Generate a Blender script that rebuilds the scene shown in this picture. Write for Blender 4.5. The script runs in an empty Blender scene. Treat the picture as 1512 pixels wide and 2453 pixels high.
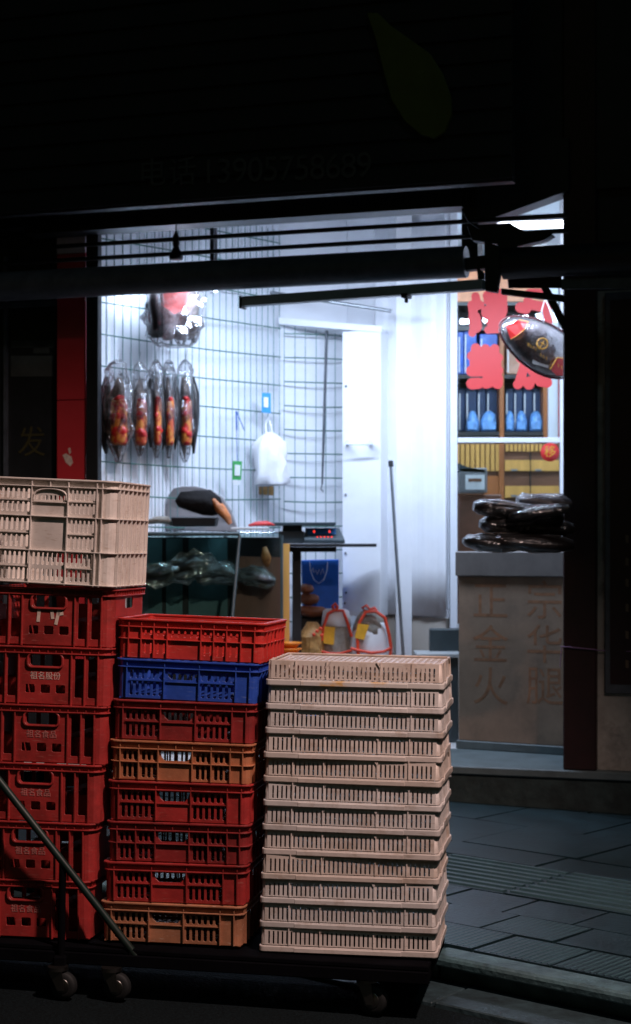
import bpy, bmesh, math, random
from mathutils import Vector, Matrix, Euler, noise as mnoise
R = math.radians
random.seed(7)
sc = bpy.context.scene
col = sc.collection

# ------------------------------------------------------------------ view frame: eye point, focal length, horizon
F, CX, HY, EYE = 4000.0, 756.0, 1310.0, 1.47
def P(px, py, Y):                       # a sighted point at a given distance from the eye
    return Vector(((px-CX)/F*Y, Y, EYE-(py-HY)/F*Y))

# ------------------------------------------------------------------ object helpers
def tag(o, label=None, cat=None, group=None, kind=None):
    if label: o['label'] = label
    if cat: o['category'] = cat
    if group: o['group'] = group
    if kind: o['kind'] = kind
    return o
def thing(name, label, cat, loc=(0, 0, 0), rot=(0, 0, 0), group=None):
    o = bpy.data.objects.new(name, None); col.objects.link(o)
    o.location = loc; o.rotation_euler = rot; o.empty_display_size = .1
    return tag(o, label, cat, group)
def W(o):
    m = Matrix.LocRotScale(o.location, o.rotation_euler, o.scale)
    return W(o.parent) @ m if o.parent else m
def dup(o, parent=None):
    c = o.copy(); col.objects.link(c)
    if parent: c.parent = parent
    for ch in list(o.children):
        dup(ch, c)
    return c
def tree(o):
    yield o
    for c in o.children: yield from tree(c)

class MB:
    def __init__(s): s.v = []; s.f = []; s.sm = []
    def add(s, vs, fs, M=None, smooth=False):
        b = len(s.v)
        s.v += [(M @ Vector(v)) if M else Vector(v) for v in vs]
        s.f += [tuple(i+b for i in f) for f in fs]; s.sm += [smooth]*len(fs)
        return s
    def mesh(s, me, M=None, smooth=False):
        return s.add([v.co.copy() for v in me.vertices], [tuple(p.vertices) for p in me.polygons], M, smooth)
    def box(s, c, size, M=None, top=1.0):
        x, y, z = size[0]/2, size[1]/2, size[2]/2; c = Vector(c)
        vs = [c+Vector(p) for p in ((-x, -y, -z), (x, -y, -z), (x, y, -z), (-x, y, -z),
              (-x*top, -y*top, z), (x*top, -y*top, z), (x*top, y*top, z), (-x*top, y*top, z))]
        return s.add(vs, [(0, 3, 2, 1), (4, 5, 6, 7), (0, 1, 5, 4), (1, 2, 6, 5), (2, 3, 7, 6), (3, 0, 4, 7)], M)
    def tube(s, pts, r, n=8, smooth=True, caps=True):
        pts = [Vector(p) for p in pts]; rs = r if isinstance(r, (list, tuple)) else [r]*len(pts)
        vs = []; fs = []
        d0 = (pts[1]-pts[0]).normalized()
        up = Vector((0, 0, 1)) if abs(d0.z) < .9 else Vector((0, 1, 0))
        for i, p in enumerate(pts):
            d = (pts[min(i+1, len(pts)-1)]-pts[max(i-1, 0)]).normalized()
            a = d.cross(up).normalized(); b = a.cross(d).normalized()
            for k in range(n):
                t = 2*math.pi*k/n
                vs.append(p+(a*math.cos(t)+b*math.sin(t))*rs[i])
        for i in range(len(pts)-1):
            for k in range(n):
                fs.append((i*n+k, i*n+(k+1) % n, (i+1)*n+(k+1) % n, (i+1)*n+k))
        s.add(vs, fs, smooth=smooth)
        if caps:
            s.add([vs[k] for k in range(n)], [tuple(range(n-1, -1, -1))])
            s.add([vs[-n+k] for k in range(n)], [tuple(range(n))])
        return s
    def loft(s, pts, ra, rb, side, n=14, nz=0, freq=9, seed=0, M=None, sm=True):
        """a soft body along pts; ra along 'side', rb across it"""
        pts = [Vector(p) for p in pts]; side = Vector(side).normalized(); vs = []; fs = []
        for i, p in enumerate(pts):
            d = (pts[min(i+1, len(pts)-1)]-pts[max(i-1, 0)]).normalized()
            a = (side-d*side.dot(d)).normalized(); b = d.cross(a)
            for k in range(n):
                t = 2*math.pi*k/n
                q = p+a*math.cos(t)*ra[i]+b*math.sin(t)*rb[i]
                if nz: q += (q-p)*nz*mnoise.noise(q*freq+Vector((seed*7.1, seed*3.3, seed)))
                vs.append(q)
        for i in range(len(pts)-1):
            for k in range(n):
                fs.append((i*n+k, i*n+(k+1) % n, (i+1)*n+(k+1) % n, (i+1)*n+k))
        fs.append(tuple(range(n-1, -1, -1))); fs.append(tuple((len(pts)-1)*n+k for k in range(n)))
        return s.add(vs, fs, M, sm)
    def prism(s, poly, depth):           # poly: world points of a planar outline; depth: extrusion vector
        poly = [Vector(p) for p in poly]; d = Vector(depth); n = len(poly)
        return s.add(poly+[p+d for p in poly], [tuple(range(n-1, -1, -1)), tuple(range(n, 2*n))] +
                     [(i, (i+1) % n, n+(i+1) % n, n+i) for i in range(n)])
    def lathe(s, prof, M=None, n=20):
        vs = []; fs = []
        for r, z in prof:
            for k in range(n):
                t = 2*math.pi*k/n; vs.append((r*math.cos(t), r*math.sin(t), z))
        for i in range(len(prof)-1):
            for k in range(n):
                fs.append((i*n+k, i*n+(k+1) % n, (i+1)*n+(k+1) % n, (i+1)*n+k))
        fs.append(tuple(range(n-1, -1, -1))); fs.append(tuple((len(prof)-1)*n+k for k in range(n)))
        return s.add(vs, fs, M, True)
    def build(s, name, mat, parent=None, bevel=0, fix=True, seg=1):
        me = bpy.data.meshes.new(name)
        if parent is not None:
            Mi = W(parent).inverted(); vs = [Mi @ v for v in s.v]; loc = None
        else:
            xs = [v.x for v in s.v]; ys = [v.y for v in s.v]
            loc = Vector(((min(xs)+max(xs))/2, (min(ys)+max(ys))/2, min(v.z for v in s.v)))
            vs = [v-loc for v in s.v]
        me.from_pydata([tuple(v) for v in vs], [], s.f)
        me.polygons.foreach_set('use_smooth', s.sm)
        if fix:
            bm = bmesh.new(); bm.from_mesh(me); bmesh.ops.recalc_face_normals(bm, faces=bm.faces); bm.to_mesh(me); bm.free()
        me.materials.append(mat); me.update()
        o = bpy.data.objects.new(name, me); col.objects.link(o)
        if parent is not None: o.parent = parent
        else: o.location = loc
        if bevel:
            b = o.modifiers.new('bevel', 'BEVEL'); b.width = bevel; b.segments = seg; b.limit_method = 'ANGLE'; b.angle_limit = R(40)
        return o

# ------------------------------------------------------------------ flat outlines with holes
def panel(outer, holes, thick, bevel=0):
    cu = bpy.data.curves.new('panel', 'CURVE'); cu.dimensions = '2D'; cu.fill_mode = 'BOTH'
    cu.extrude = thick/2-bevel; cu.bevel_depth = bevel; cu.bevel_resolution = 0; cu.offset = -bevel
    for pts in [outer]+holes:
        sp = cu.splines.new('POLY'); sp.points.add(len(pts)-1); sp.use_cyclic_u = True
        for p, q in zip(sp.points, pts): p.co = (q[0], q[1], 0, 1)
    o = bpy.data.objects.new('panel', cu); col.objects.link(o)
    dg = bpy.context.evaluated_depsgraph_get()
    me = bpy.data.meshes.new_from_object(o.evaluated_get(dg))
    bpy.data.objects.remove(o); bpy.data.curves.remove(cu)
    return me
def rect(x0, y0, x1, y1): return [(x0, y0), (x1, y0), (x1, y1), (x0, y1)]
def rrect(x0, y0, x1, y1, r, n=4):
    o = []
    for cx, cy, a in ((x1-r, y0+r, -90), (x1-r, y1-r, 0), (x0+r, y1-r, 90), (x0+r, y0+r, 180)):
        for k in range(n+1):
            t = R(a+90*k/n); o.append((cx+r*math.cos(t), cy+r*math.sin(t)))
    return o
def slot(cx, y0, y1, w): return rrect(cx-w/2, y0, cx+w/2, y1, w*.48, 3)
def text_me(s, size, ext=.001, align='CENTER'):
    cu = bpy.data.curves.new('t', 'FONT'); cu.body = s; cu.size = size; cu.extrude = ext
    cu.align_x = align; cu.align_y = 'CENTER'
    o = bpy.data.objects.new('t', cu); col.objects.link(o)
    dg = bpy.context.evaluated_depsgraph_get()
    me = bpy.data.meshes.new_from_object(o.evaluated_get(dg))
    bpy.data.objects.remove(o); bpy.data.curves.remove(cu)
    return me
def frame(o, x, z):                      # matrix: local x -> x, local y -> z, local z -> outward normal
    x = Vector(x).normalized(); z = Vector(z).normalized(); n = x.cross(z)
    m = Matrix((x, z, n)).transposed().to_4x4(); m.translation = Vector(o); return m
def field_poly(fn, x0, x1, y0, y1, st):  # flat mesh of the region fn > 0
    vs = []; fs = []; idx = {}
    def vid(p):
        k = (round(p[0]*1000), round(p[1]*1000))
        if k not in idx: idx[k] = len(vs); vs.append(p)
        return idx[k]
    nx, ny = int((x1-x0)/st), int((y1-y0)/st)
    val = [[fn(x0+i*st, y0+j*st) for j in range(ny+1)] for i in range(nx+1)]
    for i in range(nx):
        for j in range(ny):
            c = [(i, j), (i+1, j), (i+1, j+1), (i, j+1)]; out = []
            for k in range(4):
                a, b = c[k], c[(k+1) % 4]; va, vb = val[a[0]][a[1]], val[b[0]][b[1]]
                pa = (x0+a[0]*st, y0+a[1]*st); pb = (x0+b[0]*st, y0+b[1]*st)
                if va > 0: out.append(vid(pa))
                if (va > 0) != (vb > 0):
                    t = va/(va-vb); out.append(vid((pa[0]+(pb[0]-pa[0])*t, pa[1]+(pb[1]-pa[1])*t)))
            o2 = []
            for q in out:
                if not o2 or o2[-1] != q: o2.append(q)
            if len(o2) > 2 and o2[0] == o2[-1]: o2.pop()
            if len(o2) > 2: fs.append(tuple(o2))
    return vs, fs

# ------------------------------------------------------------------ materials
def lin(h):
    h = h.lstrip('#'); o = []
    for i in (0, 2, 4):
        c = int(h[i:i+2], 16)/255; o.append(c/12.92 if c <= .04045 else ((c+.055)/1.055)**2.4)
    return tuple(o)
MATS = {}
def mat(name, c, rough=.5, metal=0, var=.15, scale=8, bump=0, bscale=40, dirt=None, damt=.0, dscale=3, spec=.5, wave=None, emit=None, coat=0, stretch=None, dlo=.52, dhi=.78, scuff=None):
    m = bpy.data.materials.new(name); m.use_nodes = True; nt = m.node_tree; N = nt.nodes; L = nt.links
    b = N['Principled BSDF']; b.inputs['Roughness'].default_value = rough; b.inputs['Metallic'].default_value = metal
    b.inputs['Specular IOR Level'].default_value = spec; b.inputs['Coat Weight'].default_value = coat
    tc = N.new('ShaderNodeTexCoord'); oi = N.new('ShaderNodeObjectInfo')
    mu = N.new('ShaderNodeMath'); mu.operation = 'MULTIPLY'; mu.inputs[1].default_value = 61
    L.new(oi.outputs['Random'], mu.inputs[0])
    ad = N.new('ShaderNodeVectorMath'); ad.operation = 'ADD'
    src = tc.outputs['Object']
    if stretch:
        mp = N.new('ShaderNodeMapping'); mp.inputs['Scale'].default_value = stretch; L.new(src, mp.inputs[0]); src = mp.outputs[0]
    L.new(src, ad.inputs[0]); L.new(mu.outputs[0], ad.inputs[1])
    nz = N.new('ShaderNodeTexNoise'); nz.inputs['Scale'].default_value = scale; nz.inputs['Detail'].default_value = 6
    nz.inputs['Roughness'].default_value = .65
    L.new(ad.outputs[0], nz.inputs['Vector'])
    mx = N.new('ShaderNodeMix'); mx.data_type = 'RGBA'
    mx.inputs[6].default_value = (*[max(0, k*(1-var)) for k in c], 1); mx.inputs[7].default_value = (*[min(1, k*(1+var)) for k in c], 1)
    st = N.new('ShaderNodeMapRange'); st.inputs[1].default_value = .3; st.inputs[2].default_value = .7
    L.new(nz.outputs[0], st.inputs[0]); L.new(st.outputs[0], mx.inputs[0]); out = mx.outputs[2]
    if dirt:
        n2 = N.new('ShaderNodeTexNoise'); n2.inputs['Scale'].default_value = dscale; n2.inputs['Detail'].default_value = 9; n2.inputs['Roughness'].default_value = .7
        L.new(ad.outputs[0], n2.inputs['Vector'])
        r2 = N.new('ShaderNodeMapRange'); r2.inputs[1].default_value = dlo; r2.inputs[2].default_value = dhi; r2.inputs[4].default_value = damt
        L.new(n2.outputs[0], r2.inputs[0])
        m2 = N.new('ShaderNodeMix'); m2.data_type = 'RGBA'; m2.inputs[7].default_value = (*dirt, 1)
        L.new(r2.outputs[0], m2.inputs[0]); L.new(out, m2.inputs[6]); out = m2.outputs[2]
    if scuff:
        ms = N.new('ShaderNodeMapping'); ms.inputs['Scale'].default_value = (6, 6, 38); ms.inputs['Rotation'].default_value = (.1, .35, 0); L.new(ad.outputs[0], ms.inputs[0])
        n4 = N.new('ShaderNodeTexNoise'); n4.inputs['Scale'].default_value = 5; n4.inputs['Detail'].default_value = 4; L.new(ms.outputs[0], n4.inputs['Vector'])
        r4 = N.new('ShaderNodeMapRange'); r4.inputs[1].default_value = .60; r4.inputs[2].default_value = .72; r4.inputs[4].default_value = .55; L.new(n4.outputs[0], r4.inputs[0])
        m4 = N.new('ShaderNodeMix'); m4.data_type = 'RGBA'; m4.inputs[7].default_value = (*scuff, 1)
        L.new(r4.outputs[0], m4.inputs[0]); L.new(out, m4.inputs[6]); out = m4.outputs[2]
    if wave:
        wv = N.new('ShaderNodeTexWave'); wv.inputs['Scale'].default_value = wave[0]; wv.bands_direction = wave[1]; wv.inputs['Distortion'].default_value = wave[3]
        L.new(tc.outputs['Object'], wv.inputs['Vector'])
        m3 = N.new('ShaderNodeMix'); m3.data_type = 'RGBA'; m3.blend_type = 'MULTIPLY'; m3.inputs[0].default_value = 1
        r3 = N.new('ShaderNodeMapRange'); r3.inputs[3].default_value = 1-wave[2]; L.new(wv.outputs[0], r3.inputs[0])
        L.new(out, m3.inputs[6]); L.new(r3.outputs[0], m3.inputs[7]); out = m3.outputs[2]
    L.new(out, b.inputs['Base Color'])
    if bump:
        n3 = N.new('ShaderNodeTexNoise'); n3.inputs['Scale'].default_value = bscale; n3.inputs['Detail'].default_value = 5
        L.new(ad.outputs[0], n3.inputs['Vector'])
        bp = N.new('ShaderNodeBump'); bp.inputs['Strength'].default_value = bump; bp.inputs['Distance'].default_value = .01
        L.new(n3.outputs[0], bp.inputs['Height']); L.new(bp.outputs[0], b.inputs['Normal'])
    if emit:
        b.inputs['Emission Color'].default_value = (*emit[0], 1); b.inputs['Emission Strength'].default_value = emit[1]
    MATS[name] = m; return m
def film(name, tint=(.95, .95, .96), clear=.88, rough=.12, bscale=30, bump=.9):
    m = bpy.data.materials.new(name); m.use_nodes = True; nt = m.node_tree; N = nt.nodes; L = nt.links; N.clear()
    out = N.new('ShaderNodeOutputMaterial'); tr = N.new('ShaderNodeBsdfTransparent'); tr.inputs[0].default_value = (*tint, 1)
    gl = N.new('ShaderNodeBsdfGlossy'); gl.inputs['Roughness'].default_value = rough
    df = N.new('ShaderNodeBsdfDiffuse'); df.inputs[0].default_value = (.75, .76, .78, 1)
    tc = N.new('ShaderNodeTexCoord'); nz = N.new('ShaderNodeTexNoise'); nz.inputs['Scale'].default_value = bscale; nz.inputs['Detail'].default_value = 3
    L.new(tc.outputs['Object'], nz.inputs['Vector'])
    bp = N.new('ShaderNodeBump'); bp.inputs['Strength'].default_value = bump; bp.inputs['Distance'].default_value = .02
    L.new(nz.outputs[0], bp.inputs['Height']); L.new(bp.outputs[0], gl.inputs['Normal'])
    a = N.new('ShaderNodeMixShader'); a.inputs[0].default_value = .85; L.new(df.outputs[0], a.inputs[1]); L.new(gl.outputs[0], a.inputs[2])
    fr = N.new('ShaderNodeFresnel'); fr.inputs[0].default_value = 1.45; L.new(bp.outputs[0], fr.inputs['Normal'])
    mr = N.new('ShaderNodeMapRange'); mr.inputs[3].default_value = 1-clear; mr.inputs[4].default_value = 1; L.new(fr.outputs[0], mr.inputs[0])
    x = N.new('ShaderNodeMixShader'); L.new(mr.outputs[0], x.inputs[0]); L.new(tr.outputs[0], x.inputs[1]); L.new(a.outputs[0], x.inputs[2])
    L.new(x.outputs[0], out.inputs[0]); return m
def glass(name, tint=(.92, .97, .95), ior=1.5):
    m = bpy.data.materials.new(name); m.use_nodes = True; nt = m.node_tree; N = nt.nodes; L = nt.links; N.clear()
    out = N.new('ShaderNodeOutputMaterial'); tr = N.new('ShaderNodeBsdfTransparent'); tr.inputs[0].default_value = (*tint, 1)
    gl = N.new('ShaderNodeBsdfGlossy'); gl.inputs['Roughness'].default_value = .03
    fr = N.new('ShaderNodeFresnel'); fr.inputs[0].default_value = ior
    x = N.new('ShaderNodeMixShader'); L.new(fr.outputs[0], x.inputs[0]); L.new(tr.outputs[0], x.inputs[1]); L.new(gl.outputs[0], x.inputs[2])
    L.new(x.outputs[0], out.inputs[0]); return m

M_white = mat('white_plastic', (.60, .56, .52), .5, var=.08, dirt=(.30, .16, .07), damt=.55, dscale=5, bump=.08)
M_beige = mat('cream_plastic', (.64, .59, .54), .5, var=.12, scuff=(.36, .26, .18), dirt=(.25, .15, .08), damt=.6, dscale=7, bump=.08)
M_red = mat('red_plastic', (.37, .030, .028), .45, var=.25, scuff=(.42, .12, .10), dirt=(.09, .018, .014), damt=.85, dlo=.48, dscale=6, bump=.1)
M_red2 = mat('dark_red_plastic', (.27, .024, .024), .48, var=.28, scuff=(.34, .10, .09), dirt=(.06, .016, .013), damt=.85, dlo=.48, dscale=6, bump=.1)
M_red3 = mat('bright_red_plastic', (.50, .036, .030), .42, var=.2, scuff=(.55, .16, .13), dirt=(.2, .02, .015), damt=.5, dscale=6, bump=.1)
M_blue = mat('blue_plastic', (.025, .080, .42), .42, var=.25, scuff=(.14, .22, .5), dirt=(.02, .04, .12), damt=.6, dscale=6, bump=.1)
M_orange = mat('orange_plastic', (.43, .16, .075), .5, var=.25, scuff=(.5, .3, .2), dirt=(.22, .06, .03), damt=.6, dscale=6, bump=.1)
M_salmon = mat('faded_orange_plastic', (.40, .165, .085), .55, var=.35, scuff=(.6, .42, .32), dirt=(.20, .07, .04), damt=.7, dscale=9, bump=.1)
M_print = mat('white_print', (.58, .42, .36), .6, var=.3, scale=60)
M_print2 = mat('faded_print', (.46, .17, .15), .6, var=.4, scale=80)
M_tape = mat('torn_tape', (.62, .5, .42), .6, var=.3, scale=40)
M_black = mat('black_steel', (.003, .003, .004), .85, var=.3, spec=.02)
M_dgreen = mat('green_enamel', (.006, .018, .014), .45, spec=.3, var=.4, scale=20, dirt=(.03, .02, .012), damt=.5)
M_chrome = mat('worn_zinc', (.20, .19, .18), .35, metal=1, var=.3)
M_rubber = mat('grey_rubber', (.005, .006, .006), .7, var=.3)
M_asphalt = mat('asphalt', (.0035, .0068, .008), .85, var=.98, scale=140, bump=1, bscale=90, spec=.12)
M_stone = mat('paving_stone', (.0085, .024, .029), .40, var=.5, scale=5, bump=.25, bscale=60, dirt=(.010, .019, .020), damt=.7, dscale=4)
M_stone_rib = mat('ribbed_paving', (.036, .078, .088), .42, var=.3, scale=6, bump=.2, bscale=60, dirt=(.04, .045, .045), damt=.6)  # rib colour lightened to carry pale highlights
M_kerb = mat('kerb_granite', (.055, .11, .12), .6, var=.6, scale=12, bump=.4, bscale=50, dirt=(.05, .05, .045), damt=.7)
M_plinth = mat('rough_stone', (.018, .030, .029), .8, var=.6, scale=9, bump=1.0, bscale=14, dirt=(.015, .02, .017), damt=.8)
M_plinthtop = mat('step_stone', (.09, .12, .125), .55, var=.25, scale=6, bump=.2)
M_wall = mat('white_panelling', (.82, .83, .86), .45, var=.03, wave=None, bump=.05)
M_ceil = mat('white_ceiling', (.75, .76, .8), .8, var=.04)
M_board = mat('grooved_board', (.80, .82, .86), .4, var=.04, scale=3)
M_sheet = mat('white_sheet', (.84, .85, .88), .5, var=.03, bump=.05)
M_tile = mat('beige_wall_tile', (.52, .47, .41), .35, var=.1, scale=4)
M_floor = mat('pale_floor_tile', (.72, .71, .70), .3, var=.12, scale=3)
M_redtile = mat('red_pillar_tile', (.52, .032, .042), .25, var=.08, scale=3)
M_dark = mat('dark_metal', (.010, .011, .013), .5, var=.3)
M_dark2 = mat('dark_grey_metal', (.07, .08, .095), .45, var=.3, scale=12)
M_fascia = mat('dark_sign_board', (.012, .012, .015), .6, var=.3, scale=4)
M_signtext = mat('dull_sign_lettering', (.06, .06, .055), .6, var=.3)
M_pear = mat('olive_sign_shape', (.10, .12, .012), .6, var=.15)
M_colred = mat('dark_red_column', (.022, .005, .005), .5, var=.4, scale=5)
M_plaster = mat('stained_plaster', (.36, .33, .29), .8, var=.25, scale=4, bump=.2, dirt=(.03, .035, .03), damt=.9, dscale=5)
M_grid = mat('green_wire', (.03, .14, .11), .4, var=.2)
M_gridthin = mat('pale_green_wire', (.12, .24, .24), .4, var=.2)
M_ham = mat('cured_ham_skin', (.17, .13, .11), .45, var=.6, scale=22, bump=.5, bscale=40, dirt=(.035, .025, .022), damt=.9, dscale=16, dlo=.45, dhi=.6)
M_hamgrey = mat('grey_ham_skin', (.34, .29, .29), .4, var=.5, scale=16, bump=.6, bscale=30, dirt=(.10, .05, .045), damt=.9, dscale=10, dlo=.45, dhi=.65)
M_hamdark = mat('smoked_ham_skin', (.011, .0085, .0085), .35, var=.6, scale=14, bump=.5, bscale=30)
M_hamorange = mat('dried_ham_flesh', (.40, .13, .035), .5, var=.5, scale=18, bump=.5)
M_label = mat('orange_red_label', (.60, .21, .035), .45, var=.3, scale=12, dirt=(.40, .015, .012), damt=1.0, dscale=20, dlo=.46, dhi=.54)
M_redlabel = mat('red_label', (.50, .018, .016), .35, var=.2)
M_gold = mat('gold_print', (.62, .30, .035), .4, var=.2)
M_film = film('clear_wrap')
M_filmdark = film('wrap_over_meat', clear=.93, rough=.2, bscale=22)
M_bagfilm = mat('thin_white_bag', (.80, .79, .82), .35, var=.05, bump=.5, bscale=18)
M_glass = glass('clear_glass')
M_caseglass = glass('green_tinted_glass', (.80, .90, .87), 1.22)
M_blueplastic = mat('blue_card', (.03, .27, .62), .4, var=.05)
M_greenplastic = mat('green_card', (.06, .36, .10), .4, var=.05)
M_whitecard = mat('white_card', (.75, .76, .78), .5, var=.05)
M_bluebag = mat('blue_paper_bag', (.02, .15, .62), .5, var=.15)
M_kraft = mat('kraft_paper', (.45, .25, .08), .55, var=.4, scale=25, bump=.5)
M_cloth = mat('grey_cloth', (.30, .28, .24), .8, var=.3, scale=30, bump=.3)
M_ribbon = mat('orange_red_ribbon', (.72, .06, .02), .45, var=.15)
M_yellow = mat('yellow_label', (.75, .38, .03), .45, var=.2, scale=20)
M_grey = mat('grey_plastic', (.18, .18, .19), .4, var=.15)
M_scale = mat('charcoal_plastic', (.035, .052, .062), .35, var=.2)
M_steel = mat('brushed_steel', (.30, .32, .34), .3, metal=.8, var=.15)
M_lcd = mat('blue_panel', (.02, .09, .22), .3, var=.1)
M_led = mat('red_digits', (.6, .02, .02), .4, emit=((1, .05, .03), 1.6))
M_wood = mat('orange_wood', (.36, .12, .035), .4, var=.3, scale=6, stretch=(1, 1, .15))
M_brown = mat('brown_wood', (.15, .065, .035), .45, var=.35, scale=6, stretch=(.2, 1, 1))
M_yellowwood = mat('yellow_wood', (.60, .32, .08), .45, var=.3, scale=7, stretch=(1, 1, .1))
M_counter = mat('counter_board', (.25, .175, .12), .6, var=.18, scale=5, dirt=(.08, .06, .05), damt=.6)
M_countertop = mat('counter_stone', (.15, .135, .125), .45, var=.15)
M_countertext = mat('faded_brown_letters', (.25, .12, .06), .6, var=.3, scale=20)
M_boxblue = mat('blue_gift_box', (.02, .09, .45), .35, var=.35, scale=14, dirt=(.25, .35, .6), damt=.7, dscale=18)
M_boxnavy = mat('navy_gift_box', (.015, .035, .10), .35, var=.3)
M_bagblue = mat('pale_blue_bag', (.16, .36, .72), .35, var=.4, scale=20, dirt=(.02, .08, .35), damt=.8, dscale=22)
M_sticker = mat('red_vinyl', (.60, .026, .026), .45, var=.03)
M_alu = mat('white_aluminium', (.72, .75, .80), .35, var=.04)
M_purple = mat('purple_cord', (.25, .14, .28), .6)
M_yellowbowl = mat('orange_yellow_plastic', (.85, .25, .02), .35, var=.1)
M_bluemetal = mat('blue_enamel', (.02, .09, .33), .35, var=.2)
M_teal = mat('case_interior', (.07, .14, .15), .5, var=.3, scale=4)
M_lamp = mat('lit_tube', (.9, .9, .9), .5, emit=((.80, .88, 1), 14))
M_paper = mat('dull_paper', (.06, .07, .065), .7, var=.3)
M_glyphyellow = mat('dim_yellow_letters', (.045, .038, .010), .6)
M_orange_strip = mat('orange_tape', (.75, .22, .05), .5, var=.3, scale=50)

# ------------------------------------------------------------------ the crates (local frame: origin at base centre, front is -y)
RX = Matrix.Rotation(R(90), 4, 'X')     # panel drawn in xy -> stands in xz
def stand(x, y, z, rz=0): return Matrix.Translation((x, y, z)) @ Matrix.Rotation(rz, 4, 'Z') @ RX
def ring(mb, w, d, z, h, t, r, taper=0):
    me = panel(rrect(-w/2, -d/2, w/2, d/2, r), [rrect(-w/2+t, -d/2+t, w/2-t, d/2-t, max(.002, r-t))], h, min(.0012, h*.2))
    mb.mesh(me, Matrix.Translation((0, 0, z)))
def corners(mb, w, d, r, t, z0, z1):
    for sx, sy, a in ((1, -1, -90), (1, 1, 0), (-1, 1, 90), (-1, -1, 180)):
        cx, cy = sx*(w/2-r), sy*(d/2-r); n = 4; o = []; i = []
        for k in range(n+1):
            q = R(a+90*k/n); o.append((cx+r*math.cos(q), cy+r*math.sin(q))); i.append((cx+(r-t)*math.cos(q), cy+(r-t)*math.sin(q)))
        pl = o+i[::-1]
        mb.prism([Vector((x, y, z0)) for x, y in pl], (0, 0, z1-z0))
def floor_grid(w, d, nx, ny, t, hole=.65):
    hs = []
    px, py = (w-.02)/nx, (d-.02)/ny
    for i in range(nx):
        for j in range(ny):
            x = -w/2+.01+(i+.5)*px; y = -d/2+.01+(j+.5)*py
            hs.append(rect(x-px*hole/2, y-py*hole/2, x+px*hole/2, y+py*hole/2))
    return panel(rect(-w/2, -d/2, w/2, d/2), hs, t)

def crate_root(name): return thing(name, 'x', 'crate')

# --- upturned white basket: flange at the bottom, walls leaning in, slotted base on top
BW, BD, BH = .574, .40, .0805
def make_basket():
    root = crate_root('plastic_basket'); root['category'] = 'basket'
    f = MB()
    ring(f, BW, BD, .0095, .019, .0095, .016)
    # wavy lower lip: the middle of the flange hangs a little lower and prouder
    for s in (-1, 1):
        f.box((0, s*(BD/2-.001), .0082), (BW*.60, .005, .0150))
        f.prism([(s*(BW/2-.003), -BD*.30, .010), (s*(BW/2-.003), -BD*.22, .028), (s*(BW/2-.003), BD*.22, .028), (s*(BW/2-.003), BD*.30, .010)], (s*.005, 0, 0))
    f.build('flange', M_white, root, .0016)
    lean = R(4); hh = .0588
    def wall(L, n, ribs):
        p = (L-.052)/n; w0 = L-.036
        hs = [slot(-(L-.052)/2+(i+.5)*p, .003, hh-.0150, p*.37) for i in range(n)]
        me = panel(rect(-w0/2, 0, w0/2, hh), hs, .003, .0004)
        mb = MB(); mb.mesh(me, RX)
        for q in ribs:                      # stiffening ribs with a small forked foot
            mb.box((q*L, -.0035, hh*.5), (.0035, .005, hh))
            if abs(abs(q)-.19) < .08:
                sgn = 1 if q > 0 else -1
                mb.add([(q*L, -.006, hh*.66), (q*L-sgn*.014, -.006, hh), (q*L-sgn*.010, -.006, hh), (q*L+.002, -.006, hh*.72),
                        (q*L, -.002, hh*.66), (q*L-sgn*.014, -.002, hh), (q*L-sgn*.010, -.002, hh), (q*L+.002, -.002, hh*.72)],
                       [(0, 1, 2, 3), (7, 6, 5, 4), (0, 4, 5, 1), (1, 5, 6, 2), (2, 6, 7, 3), (3, 7, 4, 0)])
        return mb
    for nm, L, n, ribs, half in (('long_wall', BW, 36, (-.33, -.155, .145, .32), BD/2), ('end_wall', BD, 22, (-.25, .25), BW/2)):
        for k in (0, 1):
            rz = (0 if nm == 'long_wall' else R(90))+k*math.pi
            M = Matrix.Rotation(rz, 4, 'Z') @ Matrix.Translation((0, -half+.0065, .0215)) @ Matrix.Rotation(-lean, 4, 'X')
            w = wall(L, n, ribs); b = MB(); b.add(w.v, w.f, M); b.build(nm, M_white, root)
    for sx, sy, a in ((1, -1, -90), (1, 1, 0), (-1, 1, 90), (-1, -1, 180)):
        c = MB(); n = 4; vs = []; fs = []
        for z, ins, r in ((.0215, .0062, .0135), (BH-.001, .0110, .0135)):
            for k in range(n+1):
                q = R(a+90*k/n); cx = sx*(BW/2-ins-r); cy = sy*(BD/2-ins-r)
                for rr in (r, r-.003): vs.append((cx+rr*math.cos(q), cy+rr*math.sin(q), z))
        m = 2*(n+1)
        for k in range(n):
            a0 = 2*k
            fs += [(a0, a0+2, m+a0+2, m+a0), (a0+3, a0+1, m+a0+1, m+a0+3), (m+a0, m+a0+2, m+a0+3, m+a0+1)]
        c.add(vs, fs, smooth=True)
        c.build('corner', M_white, root)
    t = MB(); me = floor_grid(BW-.03, BD-.03, 26, 18, .004, .6); t.mesh(me, Matrix.Translation((0, 0, BH-.0095)))
    ring(t, BW-.0225, BD-.0225, BH-.003, .006, .004, .012)
    t.build('base', M_white, root)
    return root

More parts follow.
